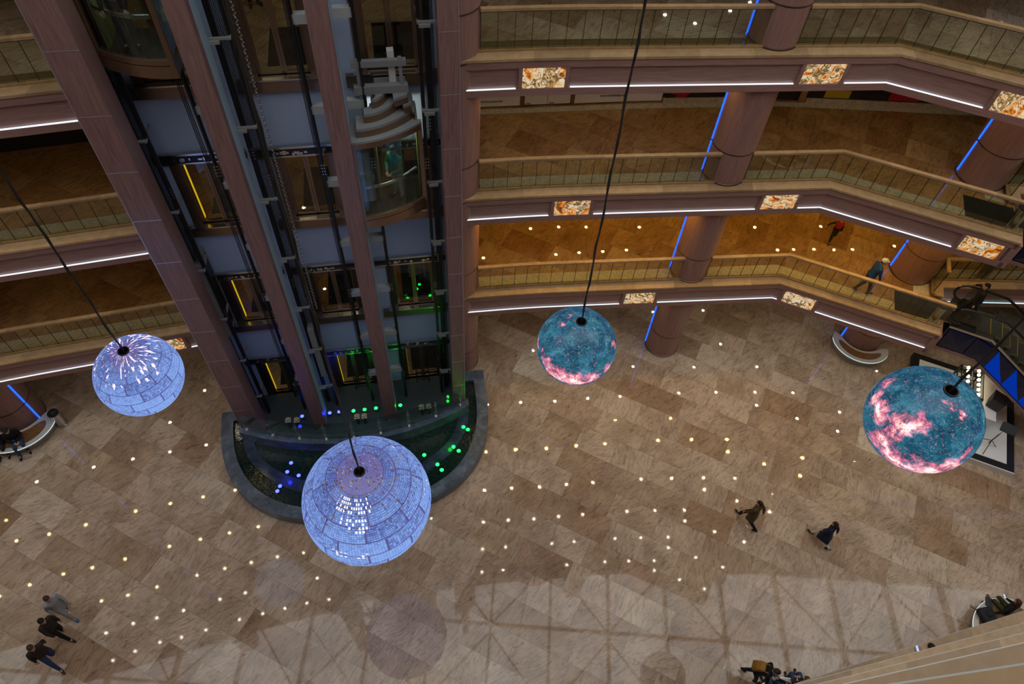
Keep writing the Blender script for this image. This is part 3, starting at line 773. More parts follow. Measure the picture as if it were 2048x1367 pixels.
mb.hexa([LW(-4.55, 0.9, 0), LW(-4.14, 0.9, 0), LW(-4.14, 1.3, 0), LW(-4.55, 1.3, 0), LW(-4.55, 0.9, .5), LW(-4.14, 0.9, .5), LW(-4.14, 1.3, .5), LW(-4.55, 1.3, .5)])
mb.build('outer_rim', M['basin'], fo)
mb = MB(); mb.ring(sup(4.18, 2.92, 1.95, 2.0), sup(3.80, 2.50, 1.95, 2.0), 0.05, 0.42); mb.build('inner_rim', M['basin_wet'], fo)
arcp = lambda d: [L2(s * 0.2, 2.86 + d - 0.055 * (s * 0.2) ** 2) for s in range(-21, 22)]
mb = MB(); mb.ring(arcp(0.2), arcp(-0.1), 0.0, 0.9); mb.build('shaft_kerb', M['basin'], fo)
mb = MB(); P = [L2(4.58, 0.4)] + sup(4.58, 4.38, 1.0) + [L2(-4.58, 1.0), L2(-4.1, 1.2)] + arcp(0.0) + [L2(4.1, 0.6)]
mb.prism(P, 0.02, 0.36); mb.build('water', M['water'], fo)
mb = MB(); mb.prism([L2(-3.85, 0.02), L2(3.8, 0.02)] + list(reversed(arcp(-0.15)))[3:-3], 0.0, 0.02); mb.build('pit_floor', M['pit'], fo)
# kerb balustrade
gb = thing('glass_balustrade', 'curved glass guard with steel posts on the fountain kerb', 'balustrade', LW(0, 2.86, 0.9), 'glass balustrades along the galleries')
PS = [-3.95, -3.0, -2.05, -1.1, -0.12, 0.85, 1.9, 2.92, 3.88]
tt = lambda s: 2.86 - 0.055 * s * s
for s in PS:
    mb = MB(); p = LW(s, tt(s), 0); mb.tube([(p[0], p[1], 0.9), (p[0], p[1], 1.85)], 0.022, 8); mb.lathe((p[0], p[1], 0.9), [(0.07, 0), (0.07, 0.02), (0.0, 0.02)], 12)
    for zz in (1.2, 1.65): mb.tube([LW(s - 0.06, tt(s), zz), LW(s + 0.06, tt(s), zz)], 0.018, 6)
    mb.build('post', M['steel'], gb, smooth=True)
for a, b in zip(PS, PS[1:]):
    mb = MB(); n = 4
    q = [(a + 0.05) + (b - a - 0.1) * i / n for i in range(n + 1)]
    mb.ring([L2(s, tt(s) + 0.008) for s in q], [L2(s, tt(s) - 0.008) for s in q], 0.95, 2.0); mb.build('glass_panel', M['clear'], gb)
def lamp(name, label, s, t, z, col, e, group, glow=3.0):
    root = thing(name, label, 'light', LW(s, t, z), group)
    p = LW(s, t, z)
    mb = MB(); mb.lathe(p, [(0.0, 0.0), (0.075, 0.0), (0.075, 0.06), (0.068, 0.06)], 14); mb.build('housing', M['black'], root, smooth=True)
    mb = MB(); mb.lathe(p, [(0.068, 0.06), (0.04, 0.10), (0.0, 0.115)], 14); key = 'lens_%s' % name + str(col)
    if key not in M: M[key] = emit('lamp_lens', col, e)
    mb.build('lens', M[key], root)
BL = (0.02, 0.03, 1.0); GR = (0.005, 1.0, 0.05)
for i, (s, t) in enumerate([(-2.44, 3.32), (-2.57, 3.66), (-2.17, 3.86), (-2.81, 4.18), (-2.9, 4.36), (-1.99, 4.77)]):
    lamp('fountain_light', 'blue fountain light glowing in the water left of the big globe', s, t, 0.36, BL, 14, 'blue fountain lights')
for i, (s, t) in enumerate([(3.9, 2.73), (4.05, 2.86), (3.43, 3.51), (3.6, 3.7), (2.33, 3.69), (2.77, 4.14), (2.9, 4.38)]):
    lamp('fountain_light', 'green fountain light glowing in the water right of the big globe', s, t, 0.36, GR, 11, 'green fountain lights')
for i, s in enumerate((-2.08, -1.66, -1.05, -0.7)):  # added lamps standing in for fountain lights mirrored in the glass
    lamp('reflection_dot', 'blue dot added for a fountain light reflected in the glass', s, 1.35, 0.25, BL, 14, 'blue dots added for reflections')
for i, s in enumerate((-0.16, 0.26, 0.69, 1.62)):
    lamp('reflection_dot', 'green dot added for a fountain light reflected in the glass', s, 1.38, 0.25, GR, 11, 'green dots added for reflections')
for nm, s, t, col, pw in [('blue_water_glow', -2.5, 4.0, BL, 5), ('green_water_glow', 3.3, 3.5, GR, 3), ('blue_pit_glow', -1.4, 1.7, BL, 40)]:  # the pit lamp is the glow of the added reflection dots
    l = bpy.data.lights.new(nm, 'POINT'); l.energy = pw; l.color = col; l.shadow_soft_size = 0.08
    o = bpy.data.objects.new(nm, l); C.objects.link(o); o.location = LW(s, t, 0.62)
for i, (s, t) in enumerate([(-2.55, 1.59), (-2.23, 1.63), (-0.02, 1.79), (0.25, 1.81), (2.42, 1.72), (2.69, 1.71)]):
    root = thing('pit_buffer', 'pit buffer with pale round pad under the %s lift, %s of its pair' % (BAY[i // 2], ['first', 'second'][i % 2]), 'buffer', LW(s, t, 0.02), 'pit buffers under the lifts')
    p = LW(s, t, 0.02); mb = MB(); mb.lathe(p, [(0.0, 0), (0.05, 0), (0.05, 0.5), (0, 0.5)], 12); mb.build('post', M['rail'], root, smooth=True)
    mb = MB(); lbox(mb, s - 0.1, s + 0.1, t - 0.1, t + 0.1, 0.52, 0.55); mb.build('top_plate', M['conc'], root)
    mb = MB(); mb.lathe(p, [(0.085, 0.53), (0.085, 0.60), (0.03, 0.61), (0.0, 0.60)], 16); mb.build('rubber_pad', M_col('pale_pad', (0.42, 0.36, 0.22)), root, smooth=True)
for i, s in enumerate((-2.15, 0.2, 2.6)):
    root = thing('pit_ladder', 'small black ladder under the %s lift door' % BAY[i], 'ladder', LW(s, 0.25, 0.02), 'pit ladders under the lift doors')
    for e in (-0.24, 0.24):
        mb = MB(); lbox(mb, s + e - 0.02, s + e + 0.02, 0.2, 0.25, 0.02, 0.95); mb.build('stile', M['black'], root)
    for z in (0.2, 0.45, 0.7):
        mb = MB(); lbox(mb, s - 0.22, s + 0.22, 0.21, 0.24, z, z + 0.03); mb.build('rung', M['black'], root)

# ------------------------------------------------------------------ hanging globes
def globe(c, r, kind, label, cable_top=32.0, lean=(0, 0)):
    root = thing('led_globe', label, 'globe', c, 'hanging light globes')
    hole = 0.135
    n = 40; prof = []
    a0 = math.asin(hole / r)
    for i in range(n + 1):
        a = a0 + (PI - a0 - 0.001) * i / n; prof.append((r * math.sin(a), r * math.cos(a)))
    mb = MB(); mb.lathe((0, 0, 0), prof, 72)
    me_par = root
    sh = MB(); sh.lathe(c, prof, 72); o = sh.build('screen_shell', globe_mat('globe_' + kind, kind, r), root, smooth=True)
    zt = r * math.cos(a0)
    mb = MB(); mb.lathe(c, [(hole + 0.01, zt + 0.005), (hole + 0.005, zt + 0.03), (hole - 0.02, zt + 0.03), (hole - 0.03, zt - 0.25), (0.0, zt - 0.25)], 28); mb.build('top_collar', M['black'], root, smooth=True)
    mb = MB(); path = []
    z = c[2] + zt - 0.25
    rnd = random.Random(int(c[0] * 10)); k = 0
    while z < cable_top:
        path.append((c[0] + rnd.uniform(-.008, .008), c[1] + rnd.uniform(-.008, .008), z)); z += 0.35
    path.append((c[0], c[1], cable_top)); mb.tube(path, 0.022, 6)
    mb.tube([(p[0] + 0.028 * math.cos(i * 1.1), p[1] + 0.028 * math.sin(i * 1.1), p[2]) for i, p in enumerate(path)], 0.012, 5)
    mb.build('hanging_cable', M['cable'], root, smooth=True)
    return root
G_A = (-9.5, 9.6, 8.4); G_B = (-3.40, 7.36, 6.8); G_C = (1.75, 11.45, 8.58); G_D = (8.3, 7.7, 12.1)
globe(G_A, 1.06, 'panel', 'smaller blue panelled light globe hanging left of the lift tower')
globe(G_B, 1.63, 'panel', 'largest blue panelled light globe hanging over the fountain')
globe(G_C, 1.07, 'nebula', 'teal light globe hanging below the middle of the galleries')
globe(G_D, 1.07, 'fire', 'teal light globe with pink fiery clouds hanging before the stage')
def confetti(c, r, n, label, cols, seed, lo=0.0):
    rnd = random.Random(seed); mb = MB()
    for i in range(n):
        th = rnd.uniform(0.16 if r < 1.3 else 0.1, 0.95); ph = rnd.uniform(0, 2 * PI)
        d = Vector((math.sin(th) * math.cos(ph), math.sin(th) * math.sin(ph), math.cos(th)))
        u = d.cross(Vector((rnd.random(), rnd.random(), rnd.random()))).normalized(); w = d.cross(u)
        p = Vector(c) + d * (r + 0.004); L, W = 0.028, 0.009
        b = p + d * 0.003
        mb.hexa([p - u * L - w * W, p + u * L - w * W, p + u * L + w * W, p - u * L + w * W, b - u * L - w * W, b + u * L - w * W, b + u * L + w * W, b - u * L + w * W], rnd.choice((0, 0, 1, 1, 2)))
    o = move_origin(mb.build('confetti', cols), c); o['kind'] = 'stuff'; tag(o, label, 'confetti')
CF = [M_col('gold_confetti', (0.60, 0.40, 0.03), 0.4), M_col('dark_gold_confetti', (0.14, 0.08, 0.01), 0.4), M_col('white_confetti', (0.85, 0.85, 0.85), 0.4)]
confetti(G_B, 1.63, 330, 'gold and white confetti strips lying on top of the largest globe', CF, 3)
confetti(G_C, 1.07, 26, 'few confetti strips lying on the teal globe below the galleries', CF, 5)
confetti(G_A, 1.06, 30, 'few gold confetti strips lying on the smaller blue globe', CF, 8)

# ------------------------------------------------------------------ downlights
ROW_R = [(-0.9, 16.75), (0.6, 17.0), (2.15, 17.2), (3.66, 17.48), (5.15, 17.72), (7.9, 18.15), (9.65, 18.35), (11.47, 17.8), (13.25, 17.26), (15.0, 16.75), (11.5, 18.52), (13.3, 18.65), (15.3, 17.78)]
ROW_L = [(-11.25, 14.05), (-12.7, 13.7), (-14.1, 13.25), (-15.5, 12.8), (-16.95, 12.3), (-18.95, 11.48), (-20.4, 10.92), (-21.7, 10.5), (-22.6, 11.4), (-23.1, 9.85), (-24.3, 9.2)]
EXTRA = {1: [(11.79, 19.99), (17.6, 20.28), (5.82, 19.45), (8.74, 19.68), (10.18, 21.18), (9.52, 23.23), (6.96, 22.89), (1.04, 19.94), (-13.61, 16.37), (-14.57, 14.64)],
    2: [(0.45, 23.45), (1.73, 23.69), (2.99, 23.82), (5.45, 24.07), (1.65, 21.96), (2.68, 22.18), (3.74, 22.36), (4.81, 22.56), (10.87, 24.64), (14.03, 25.03), (11.72, 23.28), (12.47, 23.39), (13.42, 23.5), (14.35, 23.56), (15.22, 23.67), (17.25, 24.1), (-1.53, 21.43), (5.71, 19.19), (8.65, 19.52), (-14.6, 14.57)],
    3: [(10.89, 25.94), (17.62, 27.33), (15.92, 25.25), (17.94, 25.67), (18.78, 25.79), (16.18, 23.95), (4.4, 24.02), (5.19, 24.32), (6.02, 24.5), (1.89, 23.69), (20.56, 20.3), (-0.5, 20.1), (1.8, 20.5), (4.2, 21.0), (6.8, 21.4), (10.2, 21.7), (13.4, 21.9)],  # the last ones, near the back wall, are added to brighten the shop fronts
    4: [(26.0, 19.69), (17.68, 26.98), (8.1, 27.16), (4.75, 25.8), (5.83, 25.36), (7.25, 26.43)], 5: [(7.65, 19.22), (-15.6, 14.2)], 6: [(9.55, 19.44), (-17.5, 13.4)]}
BACK = [(x, y) for x in (-4, 0, 5, 10, 15) for y in (21.0, 25.5)] + [(x, 19.0) for x in (-8.5, -5.0)] + [(-12, 18.5), (-17, 17), (-21, 15.5)]
DL = {}
def downlight(x, y, z, strength, col, lvl, r=0.066):
    key = 'downlight_lens_%s' % lvl
    if key not in M: M[key] = emit(key, col, strength)
    root = thing('downlight', 'round recessed downlight in the ceiling under a gallery', 'downlight', (x, y, z), 'recessed downlights under the galleries')
    ring, lens = DL.get((lvl, r)) or (None, None)
    if ring is None:
        mb = MB(); mb.lathe((x, y, z), [(r, -0.012), (r + 0.025, -0.012), (r + 0.03, 0.0)], 16); a = mb.build('trim_ring', M['white'], root)
        mb = MB(); mb.lathe((x, y, z), [(0.0, -0.006), (r, -0.006)], 16); b = mb.build('lens', M[key], root)
        DL[(lvl, r)] = (a, b)
    else:
        for q in (ring, lens):
            c = q.copy(); C.objects.link(c); c.parent = root
LOBBY = [(-8.6, 16.6), (-6.2, 17.3), (-5.5, 18.4), (-3.9, 18.0), (-8.0, 19.0)]
LIT = {'1R': ((1.0, 0.86, 0.62), 95), '1L': ((1.0, 0.86, 0.62), 60), '2R': ((1.0, 0.60, 0.12), 370), '2L': ((1.0, 0.68, 0.28), 75), '3R': ((1.0, 0.74, 0.42), 150), '3L': ((1.0, 0.66, 0.30), 90), '4R': ((1.0, 0.88, 0.66), 100), '4L': ((1.0, 0.80, 0.48), 70), '5R': ((1.0, 0.9, 0.74), 70), '5L': ((1.0, 0.9, 0.74), 70), '6R': ((1.0, 0.9, 0.76), 70), '6L': ((1.0, 0.9, 0.76), 70)}
for k in range(1, 7):
    for (x, y) in ROW_R + ROW_L + EXTRA.get(k, []) + (LOBBY if k < 6 else []):
        sd = '%d%s' % (k, 'L' if x < -2.5 else 'R')
        if (x, y) in LOBBY: LIT['lobby'] = ((1.0, 0.82, 0.50), 90); sd = 'lobby'
        downlight(x, y, k * FH - 0.95, LIT[sd][1], LIT[sd][0], sd)
# ------------------------------------------------------------------ near galleries under the viewer
NEAR = {1: [(2.0, 2.15), (16.5, 7.14)], 2: [(2.0, 1.94), (12.5, 5.13)], 3: [(1.5, 1.36), (9.5, 3.64)], 4: [(0.8, 0.72), (8.0, 2.65)], 5: [(0.35, 0.172), (6.0, 1.322)], 6: [(-20, -2.0), (20, 4.0)]}
for k, ab in NEAR.items():
    a, b = Vector(ab[0]), Vector(ab[1]); P = Path([b, a])
    z = k * FH
    if P.nr[0].y < 0: P = Path([a, b])
    P.nr = [(-n if n.y < 0 else n) for n in P.nr]
    root = bpy.data.objects.new('trim_%d' % trim_no, None); trim_no += 1; C.objects.link(root); struct(root); WORLD_LOC[root.name] = (0, 0, 0)
    mb = MB(); P.ribbon(mb, 0, P.L, -0.12, 0.0, z - 0.95, z + 0.06); mb.build('fascia_panel', M['mauve_h'], root)
    mb = MB(); P.ribbon(mb, 0, P.L, -0.42, 0.02, z + 0.06, z + 0.13); mb.build('oak_ledge', M['tan'], root)
    mb = MB(); P.ribbon(mb, 0, P.L, 0.02, 0.028 if k < 5 else 0.023, z + 0.055, z + 0.128); mb.build('pale_edge', M_col('pale_edge', (0.55, 0.58, 0.56), 0.35), root)
    d = (b - a).normalized(); nn = Vector((-d.y, d.x)); nn = nn if nn.y < 0 else -nn
    q0 = a + nn * 0.12; q1 = b + nn * 0.12
    mb = MB(); mb.prism([tuple(q0), tuple(q0 + nn * 7), tuple(q1 + nn * 7), tuple(q1)], z - 0.95, z, 0, 1, 1); struct(mb.build('floor', [M['stone'], M['soffit']]))

# ------------------------------------------------------------------ shop fronts behind the middle gallery
def wall_run(pts, z0, z1, m, name, th=0.15):
    mb = MB(); P = Path(pts); mb.ring(pts, [tuple(Vector(p) + Vector((0, th))) for p in pts], z0, z1); return mb.build(name, m)
z = 2 * FH
struct(wall_run([(-27, 13.0), (-16.1, 16.67), (-13.75, 17.47), (-9.6, 18.85)], z, z + 3.65, M['dark'], 'wall_left'))
struct(wall_run([(-27, 13.0), (-16.1, 16.67), (-13.45, 17.4), (-9.6, 18.75)], 3 * FH, 3 * FH + 3.65, M['olive'], 'wall_left'))
BK = [(-2.7, 20.55), (-1.86, 20.69), (3.47, 21.68), (4.7, 21.88), (8.56, 22.45), (12.0, 22.64), (16.0, 22.8), (25, 23.2)]
BP = Path(BK)
def on_back(x, d=0.0):
    for a, b in zip(BK, BK[1:]):
        if a[0] <= x <= b[0]:
            f = (x - a[0]) / (b[0] - a[0]); v = Vector((b[0] - a[0], b[1] - a[1])).normalized(); n = Vector((v.y, -v.x))
            p = Vector(a).lerp(Vector(b), f) + n * d; return p, v, n
def panel(root, name, m, x0, x1, z0, z1, d0, d1):
    xs = [x0] + [q[0] for q in BK if x0 < q[0] < x1] + [x1]
    mb = MB(); mb.ring([tuple(on_back(x, d1)[0]) for x in xs], [tuple(on_back(x, d0)[0]) for x in xs], z0, z1); return mb.build(name, m, root)
wb_ = wall_run(BK, z, z + 3.65, M['dark'], 'wall_back', 0.2); struct(wb_)
hd = thing('hoarding', 'white shop hoarding with web addresses at the back of the middle gallery', 'hoarding', (1.0, 21.2, z))
for a, b in ((-2.6, -0.66), (0.62, 0.95), (2.0, 4.2)): pass
panel(hd, 'board', M['hoard'], -2.6, -0.35, z + 0.05, z + 2.8, 0.01, 0.05); panel(hd, 'board', M['hoard'], 1.5, 4.55, z + 0.05, z + 2.8, 0.01, 0.05)
for a, b in ((-0.2, 0.58), (0.6, 1.36)):
    lf = panel(hd, 'door_leaf', M['hoard'], a, b, z + 0.06, z + 2.5, 0.01, 0.04); panel(hd, 'hinge_block', M['steel'], a + 0.05, a + 0.2, z + 0.06, z + 0.14, 0.04, 0.06)
for x in (-0.34, 1.38): panel(hd, 'door_post', M_col('brown_post', (0.20, 0.11, 0.05)), x, x + 0.12, z + 0.0, z + 2.8, 0.01, 0.07)
def lettering(txt, x, zc, height, parent, mat, width=None):
    cu = bpy.data.curves.new('lettering', 'FONT'); cu.body = txt; cu.size = height; cu.extrude = 0.004; cu.align_x = 'CENTER'; cu.align_y = 'CENTER'
    p, v, n = on_back(x, 0.056)
    o = bpy.data.objects.new('lettering', cu); C.objects.link(o); cu.materials.append(mat)
    R = Matrix(((v.x, 0, n.x), (v.y, 0, n.y), (0, 1, 0)))
    W = Matrix.Translation((p.x, p.y, zc)) @ R.to_4x4()
    if width:
        bpy.context.view_layer.update()
        wd = o.dimensions.x or 1; W = W @ Matrix.Diagonal((width / wd, 1, 1, 1))
    me = bpy.data.meshes.new_from_object(o); bpy.data.objects.remove(o)
    me.transform(Matrix.Translation(-Vector(WORLD_LOC[parent.name])) @ W)
    o = bpy.data.objects.new('lettering', me); C.objects.link(o); o.parent = parent
    return o
ink = M_col('dark_print', (0.03, 0.03, 0.035))
lettering('www.rio-leninsky.ru', 2.78, z + 0.32, 0.125, hd, ink, 0.85)
lettering('facebook.com/rio.leninsky', -1.4, z + 0.25, 0.10, hd, ink, 0.95)
mb = MB(); xs = [-2.4, -1.86, 3.47, 4.7, 8.56, 12.0, 16.0, 20.0]
mb.ring([tuple(on_back(x, 0.40)[0]) for x in xs], [tuple(on_back(x, 0.13)[0]) for x in xs], z, z + 0.006); struct(mb.build('baseboard_back', M['border2']))
sf = thing('shop_window', 'dark shop window with red lettering shapes beside the white hoarding', 'shop window', (6.6, 22.1, z))
panel(sf, 'glass_pane', M['black'], 4.65, 8.35, z + 0.16, z + 2.8, 0.01, 0.05); panel(sf, 'plinth', M['border1'], 4.6, 8.4, z, z + 0.14, 0.0, 0.12)
for pts in ([(5.0, .18), (5.35, .18), (5.75, .62), (5.7, 1.3), (5.35, 1.3), (5.4, .75), (5.15, .5)], [(4.85, .3), (5.1, .3), (5.0, 1.3), (4.8, 1.3)], [(5.9, .62), (6.1, .62), (6.3, 1.2), (6.0, 1.2)]):
    mb = MB(); f = [(*on_back(x, 0.07)[0], z + q) for x, q in pts]; g = [(*on_back(x, 0.052)[0], z + q) for x, q in pts]
    mb.quad(f)
    for i in range(len(f)): j = (i + 1) % len(f); mb.quad([f[i], f[j], g[j], g[i]])
    mb.build('red_letter', M['red'], sf)
sg = thing('shop_window', 'dark shop window with a red shape near the bend of the middle gallery', 'shop window', (11.5, 22.6, z))
panel(sg, 'glass_pane', M['black'], 9.7, 14.5, z + 0.16, z + 2.8, 0.01, 0.05); panel(sg, 'plinth', M['border1'], 9.7, 24.5, z, z + 0.14, 0.0, 0.12); panel(sg, 'timber_post', M['tan_dark'], 9.45, 9.66, z + 0.02, z + 2.8, 0.01, 0.1)
panel(sg, 'yellow_strip', M['yellow'], 10.3, 11.2, z + 0.2, z + 0.5, 0.05, 0.056); panel(sg, 'red_patch', M['red'], 12.6, 13.7, z + 0.2, z + 0.75, 0.05, 0.056)

# ------------------------------------------------------------------ escalators
ED = Vector((math.cos(math.radians(-20.5)), math.sin(math.radians(-20.5)))); EN = Vector((-ED.y, ED.x)); E0 = Vector((15.5, 16.42))
TS = math.tan(math.radians(32.0)); A1 = 1.45; A2 = A1 + FH / TS
def escalator(z0, label, full):
    def EW(a, b, z): p = E0 + a * ED + b * EN; return (p.x, p.y, z + z0)
    def zl(a): return FH if a <= A1 else (FH - (a - A1) * TS if a < A2 else 0.0)
    root = thing('escalator', label, 'escalator', EW(0, 0.8, FH), 'escalators at the right')
    W = 1.46
    AS = [0.0, A1] + [A1 + (A2 - A1) * i / 8 for i in range(1, 9)] + [A2 + 1.4]
    for nm, b0, b1, m, lo, hi in (('side_band', 0.0, 0.22, 'steel', 0.0, 0.10), ('side_band', W - 0.22, W, 'steel', 0.0, 0.10), ('bottom_trim', -0.03, W + 0.03, 'mauve_h', -1.16, -1.06), ('truss', 0.05, W - 0.05, 'navy', -1.06, 0.0)):
        mb = MB()
        for a, c in zip(AS, AS[1:]):
            za, zc = zl(a), zl(c)
            f = lambda q, w: max(q + w, 0.003) if nm != 'side_band' else q + w
            mb.hexa([EW(a, b0, f(za, lo)), EW(c, b0, f(zc, lo)), EW(c, b1, f(zc, lo)), EW(a, b1, f(za, lo)), EW(a, b0, f(za, hi) + (0.001 if f(za, hi) <= f(za, lo) else 0)), EW(c, b0, f(zc, hi) + (0.001 if f(zc, hi) <= f(zc, lo) else 0)), EW(c, b1, f(zc, hi)+ .001), EW(a, b1, f(za, hi) + .001)])
        mb.build(nm, M[m], root)
    # triangular side panels; light from strips below is painted as blue glow
    n = 9
    for i in range(n):
        a = 0.1 + (A2 - 0.6) * i / n; c = 0.1 + (A2 - 0.6) * (i + 1) / n - 0.03
        za, zc = zl(a), zl(c)
        P = [EW(a, 0.0, za - 1.0), EW(c, 0.0, zc - 1.0), EW(c, 0.0, zc - 0.06), EW(a, 0.0, za - 0.06)]
        mid = EW((a + c) / 2, -0.07, (za + zc) / 2 - 0.55)
        for tri, m, nm in (((0, 1, 'm'), 'bluepanel' if i > 1 else 'navy', 'lit_panel'), ((1, 2, 'm'), 'navy', 'side_panel'), ((2, 3, 'm'), 'navy', 'side_panel'), ((3, 0, 'm'), 'bluepanel' if i > 1 else 'navy', 'lit_panel')):
            mb = MB(); T = [mid if q == 'm' else P[q] for q in tri]; B = [Vector(q) + Vector((EN.x, EN.y, 0)) * 0.045 for q in T]
            mb.quad(T); mb.quad(B[::-1])
            for q in range(3): mb.quad([T[q], T[(q + 1) % 3], B[(q + 1) % 3], B[q]])
            o = mb.build(nm if m == 'bluepanel' else 'side_panel', M[m], root)
            if m == 'bluepanel': o['label'] = 'blue triangular panel with strip light painted as glow'
    mb = MB(); mb.hexa([EW(-0.35, 0.22, FH), EW(1.0, 0.22, FH), EW(1.0, W - 0.22, FH), EW(-0.35, W - 0.22, FH), EW(-0.35, 0.22, FH + .03), EW(1.0, 0.22, FH + .03), EW(1.0, W - 0.22, FH + .03), EW(-0.35, W - 0.22, FH + .03)]); mb.build('landing_plate', M['steel'], root)
    a = 1.0; ns = 0
    while a < A2 + 0.6:
        z = zl(a + 0.2); z = FH - max(0, round((FH - z) / 0.25)) * 0.25
        if z < 0.01: z = 0.03
        mb = MB(); mb.hexa([EW(a, 0.24, z - 0.24), EW(a + .4, 0.24, z - 0.24), EW(a + .4, W - 0.24, z - 0.24), EW(a, W - 0.24, z - 0.24), EW(a, 0.24, z + .02), EW(a + .4, 0.24, z + .02), EW(a + .4, W - 0.24, z + .02), EW(a, W - 0.24, z + .02)])
        st = mb.build('step', M['step'], root)
        mb = MB()
        e = 0.022
        for (x0, x1, y0, y1) in ((a + .4 - e, a + .4, 0.24, W - .24), (a, a + .4, 0.24, 0.24 + e), (a, a + .4, W - .24 - e, W - .24)):
            mb.hexa([EW(x0, y0, z + .02), EW(x1, y0, z + .02), EW(x1, y1, z + .02), EW(x0, y1, z + .02), EW(x0, y0, z + .024), EW(x1, y0, z + .024), EW(x1, y1, z + .024), EW(x0, y1, z + .024)])
        mb.build('yellow_edge', M['yellow'], st); a += 0.4
    for b in (0.13, W - 0.13):
        mb = MB()
        AG = [0.25] + AS[1:]
        for p, q in zip(AG, AG[1:]):
            mb.hexa([EW(p, b - .006, zl(p) + .1), EW(q, b - .006, zl(q) + .1), EW(q, b + .006, zl(q) + .1), EW(p, b + .006, zl(p) + .1), EW(p, b - .006, zl(p) + .92), EW(q, b - .006, zl(q) + .92), EW(q, b + .006, zl(q) + .92), EW(p, b + .006, zl(p) + .92)])
        mb.build('glass_side', M['clear'], root)
        path = [EW(0.75, b, FH + 0.16), EW(0.3, b, FH + 0.18)]
        for i in range(1, 8):
            an = -PI / 2 - PI * i / 8; path.append(EW(0.25 + 0.40 * math.cos(an), b, FH + 0.57 + 0.39 * math.sin(an)))
        path += [EW(0.3, b, FH + 0.96), EW(A1 - 0.5, b, FH + 0.96), EW(A1, b, FH + 0.93), EW(A1 + 0.5, b, zl(A1 + .5) + 0.98)] + [EW(p, b, zl(p) + 0.96) for p in AS[3:]]
        mb = MB(); mb.tube(path, 0.045, 10); mb.build('handrail', M['black'], root, smooth=True)
        mb = MB(); mb.hexa([EW(0.15, b - .12, FH), EW(0.9, b - .12, FH), EW(0.9, b + .12, FH), EW(0.15, b + .12, FH), EW(0.3, b - .1, FH + .24), EW(0.8, b - .1, FH + .24), EW(0.8, b + .1, FH + .24), EW(0.3, b + .1, FH + .24)]); mb.build('newel_base', M['black'], root)
    return EW
EW1 = escalator(0.0, 'escalator descending from the lowest gallery with blue lit sides and a rider', True)
escalator(FH, 'escalator leaving the middle gallery at the right photo edge', False)
for k, lab in ((1, 'wide black mat before the escalator on the lowest gallery'), (2, 'wide black mat before the escalator on the middle gallery')):
    mb = MB(); mb.prism([(13.72, 17.06), (15.1, 16.62), (15.42, 17.62), (13.98, 18.1)], k * FH + 0.001, k * FH + 0.016); tag(move_origin(mb.build('floor_mat', M['mat']), (14.6, 17.3, k * FH)), lab, 'mat')
# bins
def bin_(c, z, label, h=0.82, r=0.20, brass=False):
    root = thing('litter_bin', label, 'bin', (c[0], c[1], z))
    mb = MB(); mb.lathe((c[0], c[1], z), [(0, 0), (r, 0.0), (r, 0.02), (r - 0.01, 0.03), (r - 0.01, h), (r - 0.05, h), (r - 0.05, h - 0.15), (0, h - 0.15)], 28); mb.build('steel_body', M['steel'], root, smooth=True)
    mb = MB(); mb.lathe((c[0], c[1], z), [(r - 0.05, h - 0.02), (r - 0.05, h + 0.015), (r, h + 0.015), (r + 0.003, h - 0.03)], 28); mb.build('rim', M['black'], root, smooth=True)
    mb = MB(); mb.lathe((c[0], c[1], z), [(r - 0.055, h - 0.1), (0.0, h - 0.12)], 20); mb.build('liner', M['black'], root)
bin_((-16.6, 12.35), 0, 'steel litter bin with black top beside the left column bench', 0.75, 0.19)
bin_((15.0, 16.75), FH, 'steel litter bin on the mat of the lowest gallery behind glass')
bin_((15.0, 16.75), 2 * FH, 'steel litter bin on the mat of the middle gallery behind glass')
bd = thing('display_board', 'upright tan oak board standing behind the railing past the escalator', 'board', (17.45, 18.95, FH))
mb = MB(); mb.hexa([(17.2, 18.93, FH + .03), (17.7, 18.97, FH + .03), (17.7, 19.01, FH + .03), (17.2, 18.97, FH + .03), (17.2, 18.93, FH + 1.3), (17.7, 18.97, FH + 1.3), (17.7, 19.01, FH + 1.3), (17.2, 18.97, FH + 1.3)]); mb.build('board_panel', M['tan'], bd)
mb = MB(); mb.box(17.25, 17.65, 18.85, 19.1, FH, FH + 0.03); mb.build('foot', M['bronze_dark'], bd)

